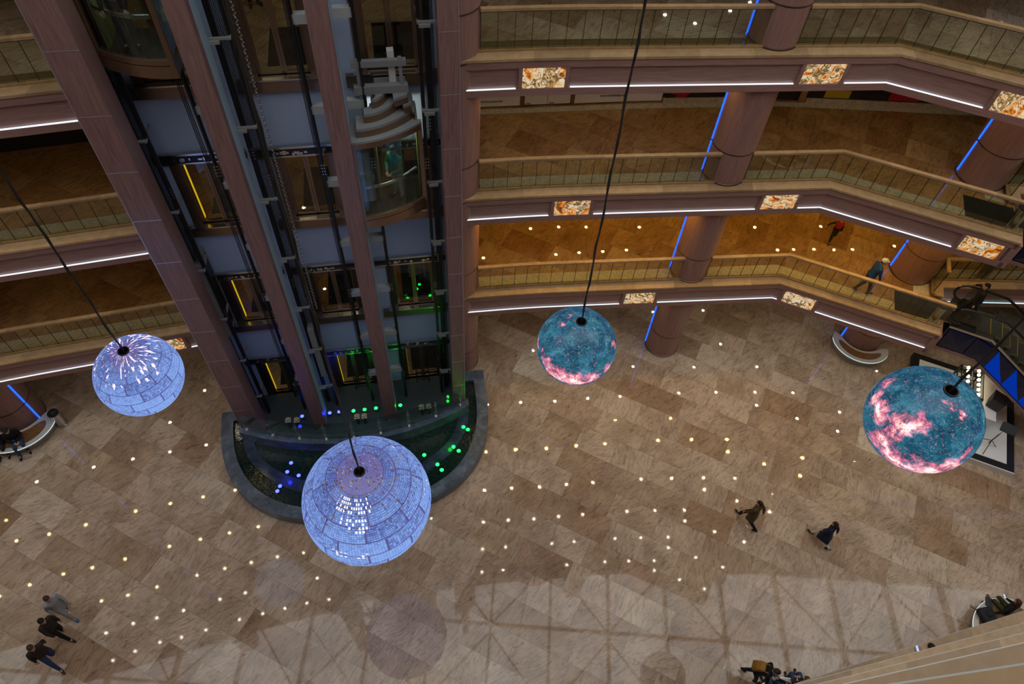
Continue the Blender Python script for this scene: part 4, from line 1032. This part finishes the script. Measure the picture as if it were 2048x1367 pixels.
# ------------------------------------------------------------------ curved benches round the columns
def bench(c, ang, label, ri=0.9, ro=1.55, span=150, z=0.45):
    root = thing('curved_bench', label, 'bench', (c[0], c[1], 0), 'curved benches round the columns')
    n = 30; O = []; I = []; WO = []; WI = []
    for i in range(n + 1):
        f = -1 + 2 * i / n; a = math.radians(ang + f * span / 2); e = math.sqrt(max(0, 1 - abs(f) ** 5))
        mid = ri + 0.12 + (ro - ri - 0.12) * 0.38; wout = ri + 0.17 + (ro - ri - 0.17) * (0.30 + 0.70 * (1 - f * f) ** 0.5 * 1.0)
        r1 = mid + (wout - mid) * e; r0 = mid + (ri - mid) * e
        O.append((c[0] + r1 * math.cos(a), c[1] + r1 * math.sin(a))); I.append((c[0] + r0 * math.cos(a), c[1] + r0 * math.sin(a)))
        g = f * 0.70; a2 = math.radians(ang + g * span / 2); e2 = math.sqrt(max(0, 1 - abs(f) ** 4))
        ro2 = ri + 0.17 + (ro - ri - 0.17) * (0.30 + 0.70 * (1 - g * g) ** 0.5); m2 = ri + 0.06 + (ro2 - ri) * 0.35
        q1 = m2 + (ro2 - 0.16 - m2) * e2; q0 = m2 + (ri + 0.09 - m2) * e2
        WO.append((c[0] + q1 * math.cos(a2), c[1] + q1 * math.sin(a2))); WI.append((c[0] + q0 * math.cos(a2), c[1] + q0 * math.sin(a2)))
    mb = MB(); mb.ring(O, I, z - 0.10, z); mb.build('seat_shell', M['seat'], root)
    mb = MB(); mb.ring(WO, WI, z - 0.02, z + 0.006); mb.build('wood_seat', M['seatwood'], root)
    sc = lambda P, f: [(c[0] + (p[0] - c[0]) * f, c[1] + (p[1] - c[1]) * f) for p in P]
    mb = MB(); mb.ring(sc(O, 0.93), I, 0.0, z - 0.10); mb.build('base', M_col('bench_base', (0.30, 0.27, 0.22)), root)
    mb = MB(); mb.ring([tuple(Vector(p) + (Vector(p) - Vector(c)).normalized() * 0.012) for p in O[3:-3]], O[3:-3], z - 0.035, z - 0.012); o = mb.build('edge_light', M['edge_led'], root); o['label'] = 'thin white glowing edge'
M['edge_led'] = emit('bench_edge_glow', (0.75, 0.95, 1.0), 0.9)
bench((14.85, 19.12), -110, 'pale curved bench with walnut seat, empty, under the lowest gallery', 0.86, 1.45)
bench((-18.15, 12.5), -72, 'pale curved bench at the left column where a couple sits', 0.95, 1.75, 165)
bench((17.2, 6.75), 115, 'white curved bench with a backpack and a seated woman', 0.85, 1.55, 170)
bench((9.3, 3.75), 95, 'white curved bench half hidden at the bottom photo edge', 0.85, 1.5, 150)

# ------------------------------------------------------------------ stage
D1 = Vector((0.943, -0.333)); D2 = Vector((0.333, 0.943)); S0 = Vector((16.98 + 0, 18.5)) - D2 * 4.26
def SW(a, b): p = S0 + a * D1 + b * D2; return (p.x, p.y)
st = thing('stage', 'low stage with white top and broad black border under the escalator', 'stage', (*SW(2, 2), 0))
mb = MB(); mb.prism([SW(0, 0), SW(4.0, 0), SW(4.0, 4.3), SW(0, 4.3)], 0, 0.28); mb.build('platform', M['black'], st)
mb = MB(); mb.prism([SW(0, -0.05), SW(4.0, -0.05), SW(4.0, 0), SW(0, 0)], 0, 0.27); mb.build('front_edge', M['white'], st)
mb = MB(); mb.prism([SW(0.25, 0.27), SW(3.72, 0.27), SW(3.72, 4.02), SW(0.25, 4.02)], 0.28, 0.29); mb.build('white_top', M_col('stage_white', (0.86, 0.86, 0.82), 0.35), st)
ct = thing('counter', 'white box counter standing on the stage beside the lamp rack', 'counter', (*SW(3.0, 2.2), 0.29))
mb = MB(); mb.prism([SW(2.4, 1.35), SW(2.8, 1.35), SW(2.8, 3.6), SW(2.4, 3.6)], 0.29, 1.15); mb.build('body', M['white'], ct)
mb = MB(); mb.prism([SW(2.38, 1.33), SW(2.82, 1.33), SW(2.82, 3.62), SW(2.38, 3.62)], 1.15, 1.19); mb.build('top', M['hoard'], ct)
rk = thing('lamp_rack', 'black rack of glowing bulbs on the stage behind the fiery globe', 'rack', (*SW(2.0, 2.6), 0.29))
for a in (1.35, 2.15):
    for b in (1.9, 3.3): mb = MB(); p = SW(a, b); mb.box(p[0] - .03, p[0] + .03, p[1] - .03, p[1] + .03, 0.29, 1.5); mb.build('leg', M['black'], rk)
for zz in (0.8, 1.15, 1.5):
    mb = MB()
    for (a0, b0, a1, b1) in ((1.35, 1.9, 2.15, 1.9), (1.35, 3.3, 2.15, 3.3), (1.35, 1.9, 1.35, 3.3), (2.15, 1.9, 2.15, 3.3), (1.75, 1.9, 1.75, 3.3)):
        mb.tube([(*SW(a0, b0), zz), (*SW(a1, b1), zz)], 0.03, 6)
    mb.build('frame_bar', M['black'], rk)
M['bulb'] = emit('warm_bulb', (1.0, 0.86, 0.5), 16.0)
for a in (1.55, 1.95):
    for b in (2.0, 2.25, 2.5, 2.75, 3.0, 3.2):
        p = SW(a, b); mb = MB(); mb.lathe((p[0], p[1], 1.5), [(0.0, 0), (0.05, 0.03), (0.06, 0.08), (0.03, 0.13), (0, 0.14)], 10); mb.build('bulb', M['bulb'], rk, smooth=True)
f = lambda a, b, zz: (*SW(a, b), zz)
sp = thing('loudspeaker', 'black loudspeaker standing on the white counter of the stage', 'loudspeaker', f(2.6, 2.1, 1.19))
mb = MB(); mb.hexa([f(2.42, 1.95, 1.19), f(2.82, 1.80, 1.19), f(2.92, 2.15, 1.19), f(2.52, 2.32, 1.19), f(2.38, 1.92, 1.78), f(2.86, 1.74, 1.78), f(2.98, 2.16, 1.78), f(2.48, 2.36, 1.78)]); mb.build('cabinet', M_col('speaker_black', (0.02, 0.02, 0.024), 0.6), sp)
mb = MB(); mb.hexa([f(2.40, 1.90, 1.25), f(2.83, 1.75, 1.25), f(2.83, 1.77, 1.25), f(2.40, 1.92, 1.25), f(2.38, 1.90, 1.74), f(2.85, 1.73, 1.74), f(2.85, 1.76, 1.74), f(2.38, 1.93, 1.74)]); mb.build('grille', M['black'], sp)
lt = thing('stage_light', 'black panel light on a tripod at the front right of the stage', 'light', (*SW(3.0, 0.75), 0.29))
mb = MB(); mb.hexa([f(2.85, 0.85, 1.35), f(3.4, 0.80, 1.3), f(3.45, 1.12, 1.45), f(2.9, 1.17, 1.5), f(2.85, 0.83, 1.43), f(3.4, 0.78, 1.38), f(3.45, 1.10, 1.53), f(2.9, 1.15, 1.58)]); mb.build('lamp_panel', M_col('lamp_black', (0.03, 0.03, 0.032), 0.5), lt)
p = SW(2.92, 0.75); mb = MB(); mb.tube([(p[0], p[1], 0.55), (p[0], p[1], 1.2), (*SW(3.1, 0.98), 1.4)], 0.02, 8); mb.build('pole', M['black'], lt)
for an in (0, 2.1, 4.2): mb = MB(); mb.tube([(p[0], p[1], 0.75), (p[0] + 0.42 * math.cos(an), p[1] + 0.42 * math.sin(an), 0.30)], 0.014, 6); mb.build('leg', M['black'], lt)

# ------------------------------------------------------------------ people
def sph(c, r, n=8, m=6):
    P = []
    for i in range(m + 1):
        th = PI * i / m
        for j in range(n if 0 < i < m else 1):
            ph = 2 * PI * j / n
            P.append((c[0] + r * math.sin(th) * math.cos(ph), c[1] + r * math.sin(th) * math.sin(ph), c[2] + r * math.cos(th)))
    return P
def hulls(name, groups, mat, parent, voxel=0.014, smooth_it=3):
    """each group is a list of (point, radius); the union of their hulls becomes one skin"""
    bm = bmesh.new()
    for g in groups:
        b2 = bmesh.new()
        for c, r in g:
            for p in sph(c, r): b2.verts.new(p)
        res = bmesh.ops.convex_hull(b2, input=b2.verts)
        junk = [e for e in res['geom_interior'] if isinstance(e, bmesh.types.BMVert)]
        bmesh.ops.delete(b2, geom=junk, context='VERTS')
        me = bpy.data.meshes.new('t'); b2.to_mesh(me); b2.free(); bm.from_mesh(me); bpy.data.meshes.remove(me)
    bmesh.ops.recalc_face_normals(bm, faces=bm.faces)
    me = bpy.data.meshes.new(name); bm.to_mesh(me); bm.free()
    me.materials.append(mat)
    o = bpy.data.objects.new(name, me); C.objects.link(o); o.parent = parent
    r = o.modifiers.new('skin', 'REMESH'); r.mode = 'VOXEL'; r.voxel_size = voxel; r.use_smooth_shade = True
    q = o.modifiers.new('smooth', 'SMOOTH'); q.iterations = smooth_it; q.factor = 0.5
    return o
SKIN = plain('skin', (0.50, 0.27, 0.19), 0.55)
def person(label, loc, face, H=1.75, pose='stand', stride=0.6, lean=0.0, arms=('down', 'down'), top=(0.02, 0.02, 0.022), legs=(0.03, 0.04, 0.07), shoes=(0.015, 0.015, 0.015), hair=(0.03, 0.018, 0.01), hairlen='short', coat=0.0, cap=None, seat=0.46, vest=None, socks=None, skirt=None, headturn=0.0, sleeves=True, group=None):
    k = H / 1.75
    root = thing('person', label, 'person', loc, group); root.rotation_euler = (0, 0, math.radians(face - 90))
    V = lambda *p: Vector(p)
    dz = 0.0
    if pose == 'sit': dz = seat / k + 0.10 - 0.93
    la = math.radians(lean); piv = V(0, 0, 0.95)
    def up(p):
        p = Vector(p) - piv; y, z = p.y, p.z
        p = V(p.x, y * math.cos(la) + z * math.sin(la), -y * math.sin(la) + z * math.cos(la)) + piv
        return V(p.x, p.y, p.z + dz) * k
    R = lambda r: r * k
    # legs
    LG = []
    for sd in (1, -1):
        hip = V(sd * 0.09, 0, 0.93 + dz)
        if pose == 'sit':
            kn = V(sd * 0.13, 0.43, seat / k + 0.06); an = V(sd * 0.12 + (0.05 if sd > 0 else 0.0), 0.50 if sd > 0 else 0.40, 0.085); toe = an + V(sd * 0.03, 0.17, -0.045)
        elif pose == 'walk':
            if sd > 0: kn = V(sd * 0.09, 0.20 * stride / 0.6, 0.50); an = V(sd * 0.08, stride * 0.55, 0.10); toe = an + V(0, 0.17, -0.03)
            else: kn = V(sd * 0.09, 0.0, 0.47); an = V(sd * 0.08, -stride * 0.55, 0.16); toe = an + V(0, 0.12, -0.115)
        else:
            kn = V(sd * 0.10, 0.02, 0.49); an = V(sd * 0.11, -0.02, 0.085); toe = an + V(sd * 0.04, 0.17, -0.05)
        LG.append((hip * k, kn * k, an * k, toe * k, (an + (an - toe).normalized() * 0.05 + V(0, 0, -0.035)) * k))
    ARM = []
    for sd, mode in ((1, arms[0]), (-1, arms[1])):
        sh = V(sd * 0.185, -0.005, 1.40)
        if mode == 'down': el = V(sd * 0.25, -0.03, 1.13); wr = V(sd * 0.25, 0.07, 0.90)
        elif mode == 'fwd': el = V(sd * 0.23, 0.12, 1.16); wr = V(sd * 0.21, 0.26, 0.96)
        elif mode == 'back': el = V(sd * 0.23, -0.17, 1.16); wr = V(sd * 0.22, -0.22, 0.92)
        elif mode == 'phone': el = V(sd * 0.22, 0.10, 1.14); wr = V(sd * 0.09, 0.30, 1.22)
        elif mode == 'lap': el = V(sd * 0.24, 0.08, 1.15); wr = V(sd * 0.08, 0.27, 1.04)
        elif mode == 'reach': el = V(sd * 0.30, 0.20, 1.22); wr = V(sd * 0.28, 0.44, 1.10)
        elif mode == 'side': el = V(sd * 0.42, 0.02, 1.25); wr = V(sd * 0.58, 0.10, 1.08)
        ARM.append((up(sh), up(el), up(wr), sd))
    torso = [[(up((sd * 0.085, 0.0, 0.95)), R(0.105)) for sd in (1, -1)] + [(up((sd * 0.06, 0.005, 1.12)), R(0.10)) for sd in (1, -1)],
             [(up((sd * 0.06, 0.005, 1.12)), R(0.10)) for sd in (1, -1)] + [(up((sd * 0.085, 0.0, 1.29)), R(0.105)) for sd in (1, -1)],
             [(up((sd * 0.085, 0.0, 1.29)), R(0.105)) for sd in (1, -1)] + [(up((sd * 0.165, -0.005, 1.40)), R(0.058)) for sd in (1, -1)] + [(up((0, -0.01, 1.45)), R(0.055))]]
    hc = Vector((0, 0.02, 1.64)); ht = math.radians(headturn)
    def hd(x, y, z): return up((hc.x + x * math.cos(ht) - y * math.sin(ht), hc.y + x * math.sin(ht) + y * math.cos(ht), hc.z + z))
    body = list(torso)
    body.append([(up((0, -0.005, 1.44)), R(0.055)), (up((0, 0.012, 1.57)), R(0.052))])
    body.append([(hd(0, -0.02, 0.03), R(0.088)), (hd(0, 0.02, 0.035), R(0.08)), (hd(0, 0.045, -0.075), R(0.045)), (hd(0.03, 0.03, -0.05), R(0.045)), (hd(-0.03, 0.03, -0.05), R(0.045))])
    body.append([(hd(0, 0.098, 0.015), R(0.010)), (hd(0, 0.115, -0.02), R(0.014)), (hd(0, 0.09, -0.03), R(0.014))])
    body.append([(hd(0.02, 0.082, -0.062), R(0.011)), (hd(-0.02, 0.082, -0.062), R(0.011))])
    for sd in (1, -1): body.append([(hd(sd * 0.083, -0.005, 0.0), R(0.016)), (hd(sd * 0.088, -0.012, 0.03), R(0.014))])
    for sh, el, wr, sd in ARM:
        body.append([(sh, R(0.056)), (el, R(0.042))]); body.append([(el, R(0.042)), (wr, R(0.028))])
        d = (wr - el).normalized(); s_ = d.cross(Vector((0, 0, 1))); s_ = s_.normalized() if s_.length > 0.1 else Vector((1, 0, 0)); nrm = d.cross(s_)
        pm = wr + d * R(0.085)
        body.append([(wr + d * R(0.01), R(0.026)), (pm + s_ * R(0.026), R(0.016)), (pm - s_ * R(0.026), R(0.016))])
        for q, ln in zip((-0.034, -0.012, 0.011, 0.033), (0.062, 0.074, 0.07, 0.055)):
            b0 = pm + s_ * R(q); b1 = b0 + (d * 0.75 + nrm * 0.15) * R(ln * 0.6); b2 = b1 + (d * 0.55 + nrm * 0.55) * R(ln * 0.55)
            body.append([(b0, R(0.0105)), (b1, R(0.0095))]); body.append([(b1, R(0.0095)), (b2, R(0.008))])
        t0 = wr + d * R(0.035) + s_ * R(0.024) * sd; t1 = t0 + (d * 0.5 + s_ * sd * 0.8 + nrm * .2) * R(0.045); t2 = t1 + (d * 0.9 + nrm * 0.3) * R(0.03)
        body.append([(t0, R(0.014)), (t1, R(0.0115))]); body.append([(t1, R(0.0115)), (t2, R(0.009))])
    for hip, kn, an, toe, heel in LG:
        body.append([(hip, R(0.088)), (kn, R(0.056))]); body.append([(kn, R(0.056)), (an.lerp(kn, 0.62), R(0.054)), (an, R(0.036))])
        body.append([(an, R(0.036)), (heel, R(0.030)), (toe, R(0.026))])
    hulls('body', body, SKIN, root, 0.0095, 2)
    g = [[(p, r + R(0.020)) for p, r in h] for h in torso]
    if coat:
        zb = 0.95 - coat
        g.append([(up((sd * 0.09, 0, 0.95)), R(0.125)) for sd in (1, -1)] + [(V(sd * 0.13, sy, zb + dz) * k, R(0.06)) for sd in (1, -1) for sy in (0.10, -0.12)])
    if sleeves:
        for sh, el, wr, sd in ARM:
            g.append([(sh, R(0.072)), (el, R(0.056))]); g.append([(el, R(0.056)), (el.lerp(wr, 0.93), R(0.042))])
    g.append([(up((0, -0.015, 1.45)), R(0.07)), (up((0, -0.01, 1.485)), R(0.062))])
    hulls('jacket' if not vest else 'shirt', g, M_col('cloth_%s' % str(top), top), root)
    if vest:
        hulls('waistcoat', [[(p, r + R(0.033)) for p, r in h] for h in torso[1:]], M_col('cloth_%s' % str(vest), vest), root)
    g = [[(up((sd * 0.085, 0, 0.95)), R(0.116)) for sd in (1, -1)] + [(hip_, R(0.10)) for hip_, *_ in LG]]
    if skirt is None:
        for hip, kn, an, toe, heel in LG:
            g.append([(hip, R(0.102)), (kn, R(0.072))]); g.append([(kn, R(0.072)), (an.lerp(kn, 0.6), R(0.064)), (an.lerp(kn, 0.06), R(0.052))])
        hulls('trousers', g, M_col('cloth_%s' % str(legs), legs), root)
    else:
        kz = 0.50
        g.append([(up((sd * 0.09, 0, 0.98)), R(0.12)) for sd in (1, -1)] + [(V(sd * 0.17, sy, kz + dz) * k, R(0.05)) for sd in (1, -1) for sy in (0.20, -0.20)])
        hulls('skirt', g, M_col('cloth_%s' % str(skirt), skirt), root)
        if socks: hulls('stockings', [[(kn, R(0.062)), (an.lerp(kn, 0.6), R(0.059)), (an, R(0.043))] for hip, kn, an, toe, heel in LG], M_col('cloth_%s' % str(socks), socks), root)
    for hip, kn, an, toe, heel in LG:
        hulls('shoe', [[(an - V(0, 0, R(0.02)), R(0.046)), (heel, R(0.040)), (toe, R(0.036))], [(heel, R(0.038)), (toe, R(0.037)), (toe.lerp(heel, 0.35) , R(0.044))]], M_col('shoe_%s' % str(shoes), shoes, 0.5), root)
    hg = [[(hd(0, -0.035, 0.045), R(0.092)), (hd(0, 0.012, 0.062), R(0.082)), (hd(0, -0.06, 0.0), R(0.070))]]
    if hairlen == 'long': hg += [[(hd(0, -0.06, 0.0), R(0.08)), (hd(0, -0.085, -0.10), R(0.075)), (hd(0.03, -0.095, -0.22), R(0.05)), (hd(-0.03, -0.095, -0.22), R(0.05))], [(hd(0.075, -0.01, 0.03), R(0.03)), (hd(0.08, -0.03, -0.13), R(0.03))], [(hd(-0.075, -0.01, 0.03), R(0.03)), (hd(-0.08, -0.03, -0.13), R(0.03))]]
    hulls('hair', hg, M_col('hair_%s' % str(hair), hair, 0.6), root)
    for sd in (1, -1):
        hulls('eye', [[(hd(sd * 0.033, 0.092, 0.012), R(0.0105)), (hd(sd * 0.036, 0.091, 0.012), R(0.0105))]], M['black'], root, 0.005, 0)
    if cap:
        hulls('cap', [[(hd(0, -0.035, 0.06), R(0.100)), (hd(0, 0.02, 0.07), R(0.090))], [(hd(sd * 0.05, 0.08, 0.055), R(0.016)) for sd in (1, -1)] + [(hd(sd * 0.035, 0.185, 0.035), R(0.012)) for sd in (1, -1)]], M_col('cloth_%s' % str(cap), cap), root)
    def world(p):
        a = math.radians(face - 90); q = Vector(p)
        return Vector((loc[0] + q.x * math.cos(a) - q.y * math.sin(a), loc[1] + q.x * math.sin(a) + q.y * math.cos(a), loc[2] + q.z))
    return root, ARM, up, world, k
def phone(world, wr, el, label):
    d = (wr - el).normalized(); c = world(wr + d * 0.10 + Vector((0, 0, 0.03)))
    mb = MB(); mb.box(c.x - .036, c.x + .036, c.y - .075, c.y + .075, c.z, c.z + 0.009); root = thing('phone', label, 'phone', tuple(c)); mb.build('case', M['black'], root)
    mb = MB(); mb.box(c.x - .032, c.x + .032, c.y - .068, c.y + .068, c.z + 0.009, c.z + 0.010); mb.build('screen', emit('phone_screen', (0.55, 0.75, 1.0), 0.9) if 'screen_m' not in M else M['screen_m'], root)
def backpack(world, up, k, label, col, lean=0, scale=1.0):
    c = world(up((0, -0.22, 1.22))); root = thing('backpack', label, 'backpack', tuple(c))
    hulls('bag', [[(world(up((x, y, z))) - c, 0.055 * scale) for x in (0.10, -0.10) for y, z in ((-0.19, 1.02), (-0.28, 1.04), (-0.19, 1.36), (-0.25, 1.32))]], M_col('bag_%s' % str(col), col), root)
    hulls('front_pocket', [[(world(up((x, -0.32, z))) - c, 0.03 * scale) for x in (0.09, -0.09) for z in (1.04, 1.18)]], M_col('bagp_%s' % str(col), tuple(q * 0.75 for q in col)), root)
    for sd in (1, -1):
        hulls('strap', [[(world(up((sd * 0.12, -0.16, 1.38))) - c, 0.018), (world(up((sd * 0.12, -0.02, 1.475))) - c, 0.018)], [(world(up((sd * 0.12, -0.02, 1.475))) - c, 0.018), (world(up((sd * 0.12, 0.12, 1.36))) - c, 0.018)], [(world(up((sd * 0.12, 0.12, 1.36))) - c, 0.018), (world(up((sd * 0.13, 0.13, 1.18))) - c, 0.018)]], M_col('bag_%s' % str(col), col), root)

NAVY = (0.012, 0.018, 0.05); JEAN = (0.035, 0.075, 0.15); BLK = (0.010, 0.010, 0.012); OLV = (0.085, 0.062, 0.022)
person('person in olive coat and scarf striding left across the ground floor', (8.9, 10.45, 0), 137, 1.72, 'walk', 0.74, 4, ('back', 'fwd'), OLV, BLK, hair=(0.02, 0.012, 0.008), coat=0.42)
person('person in navy dress, red collar and white stockings walking on the ground floor', (11.42, 9.95, 0), 140, 1.62, 'walk', 0.72, 4, ('back', 'fwd'), NAVY, NAVY, hair=(0.03, 0.015, 0.01), hairlen='long', skirt=NAVY, socks=(0.55, 0.58, 0.62), vest=None)
_r = [o for o in bpy.data.objects if o.name.startswith('person')][-1]
person('person in pale grey coat and blue shoes walking in the bottom left trio', (-13.45, 5.66, 0), -22, 1.70, 'walk', 0.55, 3, ('down', 'fwd'), (0.33, 0.33, 0.33), (0.30, 0.30, 0.31), (0.01, 0.12, 0.42), (0.06, 0.03, 0.02), coat=0.3)
person('person in dark brown jacket and black trousers walking as middle one of the trio', (-13.3, 5.0, 0), -14, 1.74, 'walk', 0.50, 3, ('fwd', 'down'), (0.035, 0.024, 0.018), BLK, hair=(0.012, 0.012, 0.012))
person('person in dark jacket and blue jeans walking lowest of the bottom left trio', (-13.25, 4.26, 0), -33, 1.78, 'walk', 0.66, 3, ('down', 'back'), (0.03, 0.024, 0.02), (0.025, 0.05, 0.13), (0.05, 0.025, 0.015), (0.05, 0.03, 0.02))
person('person in black jacket and jeans sitting on the bench at the left column', (-17.62, 11.38, 0), -52, 1.78, 'sit', 0, 14, ('lap', 'lap'), BLK, (0.03, 0.055, 0.11), hair=(0.03, 0.018, 0.012))
person('person in black clothes leaning in beside a seated companion at the left photo edge', (-18.12, 11.22, 0), -70, 1.66, 'sit', 0, 12, ('lap', 'lap'), BLK, (0.02, 0.018, 0.02), hair=(0.03, 0.015, 0.01), hairlen='long')
r_, arm, up_, W_, k_ = person('person with auburn hair in black top and olive trousers sitting with phone', (17.05, 7.83, 0), 118, 1.68, 'sit', 0, 6, ('phone', 'side'), BLK, (0.06, 0.055, 0.02), (0.16, 0.09, 0.05), (0.09, 0.03, 0.012), 'long')
phone(W_, arm[0][2], arm[0][1], 'phone in the hand of the auburn haired seated person')
r_, arm, up_, W_, k_ = person('person in black shirt bending forward with a mustard backpack', (8.25, 5.32, 0), -22, 1.76, 'walk', 0.42, 34, ('reach', 'reach'), BLK, (0.012, 0.014, 0.028), hair=(0.05, 0.032, 0.022))
backpack(W_, up_, k_, 'mustard yellow backpack on the back of the bending person', (0.34, 0.17, 0.03))
person('person in jeans sitting at the very bottom edge before the bending person', (9.0, 4.86, 0), 112, 1.75, 'sit', 0, -4, ('lap', 'lap'), BLK, (0.06, 0.13, 0.24), hair=(0.03, 0.02, 0.014))
person('person with brown hair in dark top sitting on the bottom edge bench', (9.62, 4.96, 0), 92, 1.70, 'sit', 0, 8, ('lap', 'lap'), (0.05, 0.03, 0.03), (0.04, 0.08, 0.15), hair=(0.10, 0.055, 0.025))
r_, arm, up_, W_, k_ = person('dark haired person holding a lit phone behind the near wooden ledges', (10.9, 4.58, FH), 108, 1.74, 'stand', 0, 30, ('phone', 'phone'), (0.03, 0.03, 0.035), BLK, hair=(0.03, 0.015, 0.01))
phone(W_, arm[1][2], arm[1][1], 'phone with bright screen held over the near lowest ledge')
person('child in dark clothes with red waistcoat walking on the amber gallery floor', (12.05, 20.35, FH), -105, 1.20, 'walk', 0.5, 3, ('side', 'down'), (0.012, 0.012, 0.014), (0.02, 0.018, 0.018), hair=(0.03, 0.018, 0.012), vest=(0.30, 0.012, 0.012))
person('person in blue jacket and white cap walking behind the lowest gallery railing', (12.62, 17.78, FH), 4, 1.78, 'walk', 0.42, 10, ('fwd', 'reach'), (0.02, 0.06, 0.15), (0.02, 0.018, 0.018), cap=(0.60, 0.60, 0.58))
p_ = EW1(0.42, 0.72, FH + 0.03)
person('person in black jacket stepping off the escalator, hand on the rail', p_, 163, 1.76, 'walk', 0.55, 6, ('side', 'down'), BLK, (0.014, 0.014, 0.02), hair=(0.012, 0.01, 0.01))
person('person in dark jacket, white shirt and jeans standing in the left lift cabin', LW(-2.75, 0.95, 15.26), -77, 1.80, 'stand', 0, 0, ('fwd', 'fwd'), (0.02, 0.02, 0.022), (0.03, 0.06, 0.10), vest=(0.42, 0.46, 0.48))
person('person in teal top and white trousers standing in the right lift cabin', LW(2.45, 0.85, 10.46), -120, 1.72, 'stand', 0, 4, ('lap', 'lap'), (0.02, 0.20, 0.16), (0.50, 0.52, 0.52), hair=(0.02, 0.014, 0.01))
person('person in white jacket waiting behind the right lift door on the lowest gallery', LW(2.78, -0.72, FH), -77, 1.74, 'stand', 0, 0, ('down', 'down'), (0.50, 0.48, 0.44), NAVY, hair=(0.04, 0.02, 0.012))
person('person in dark trousers and black shoes standing at the top photo edge behind the lifts', (-7.5, 18.05, 3 * FH), -60, 1.76, 'stand', 0, 0, ('down', 'down'), (0.03, 0.03, 0.034), BLK)
# belongings on the bottom right bench
bp = thing('backpack', 'black backpack lying on the white bench beside the seated person', 'backpack', (16.3, 7.62, 0.46))
hulls('bag', [[((x, y, z), 0.09) for x, y in ((-0.22, 0.12), (-0.12, -0.18), (0.18, -0.14), (0.12, 0.20)) for z in (0.09, 0.14)], [((0.0, 0.0, 0.2), 0.12), ((0.12, 0.08, 0.15), 0.12)]], M_col('bag_black', (0.025, 0.026, 0.03)), bp)
hulls('front_pocket', [[((-0.22, -0.05, 0.12), 0.07), ((-0.1, -0.16, 0.12), 0.07)]], M_col('bag_black2', (0.015, 0.016, 0.018)), bp)
hulls('strap', [[((-0.26, 0.16, 0.06), 0.02), ((-0.42, 0.28, 0.03), 0.015)]], M['black'], bp)
mb = MB(); mb.hexa([(16.42, 7.98, .457), (16.64, 7.90, .457), (16.74, 8.20, .457), (16.52, 8.28, .457), (16.42, 7.98, .475), (16.64, 7.90, .475), (16.74, 8.20, .475), (16.52, 8.28, .475)])
lp = thing('laptop', 'closed black laptop lying on the white bench rim', 'laptop', (16.58, 8.09, 0.457)); mb.build('base', M['black'], lp)
mb = MB(); mb.hexa([(16.425, 7.985, .475), (16.635, 7.905, .475), (16.735, 8.195, .475), (16.525, 8.275, .475), (16.425, 7.985, .482), (16.635, 7.905, .482), (16.735, 8.195, .482), (16.525, 8.275, .482)]); mb.build('lid', M_col('laptop_lid', (0.03, 0.03, 0.032), 0.3), lp)
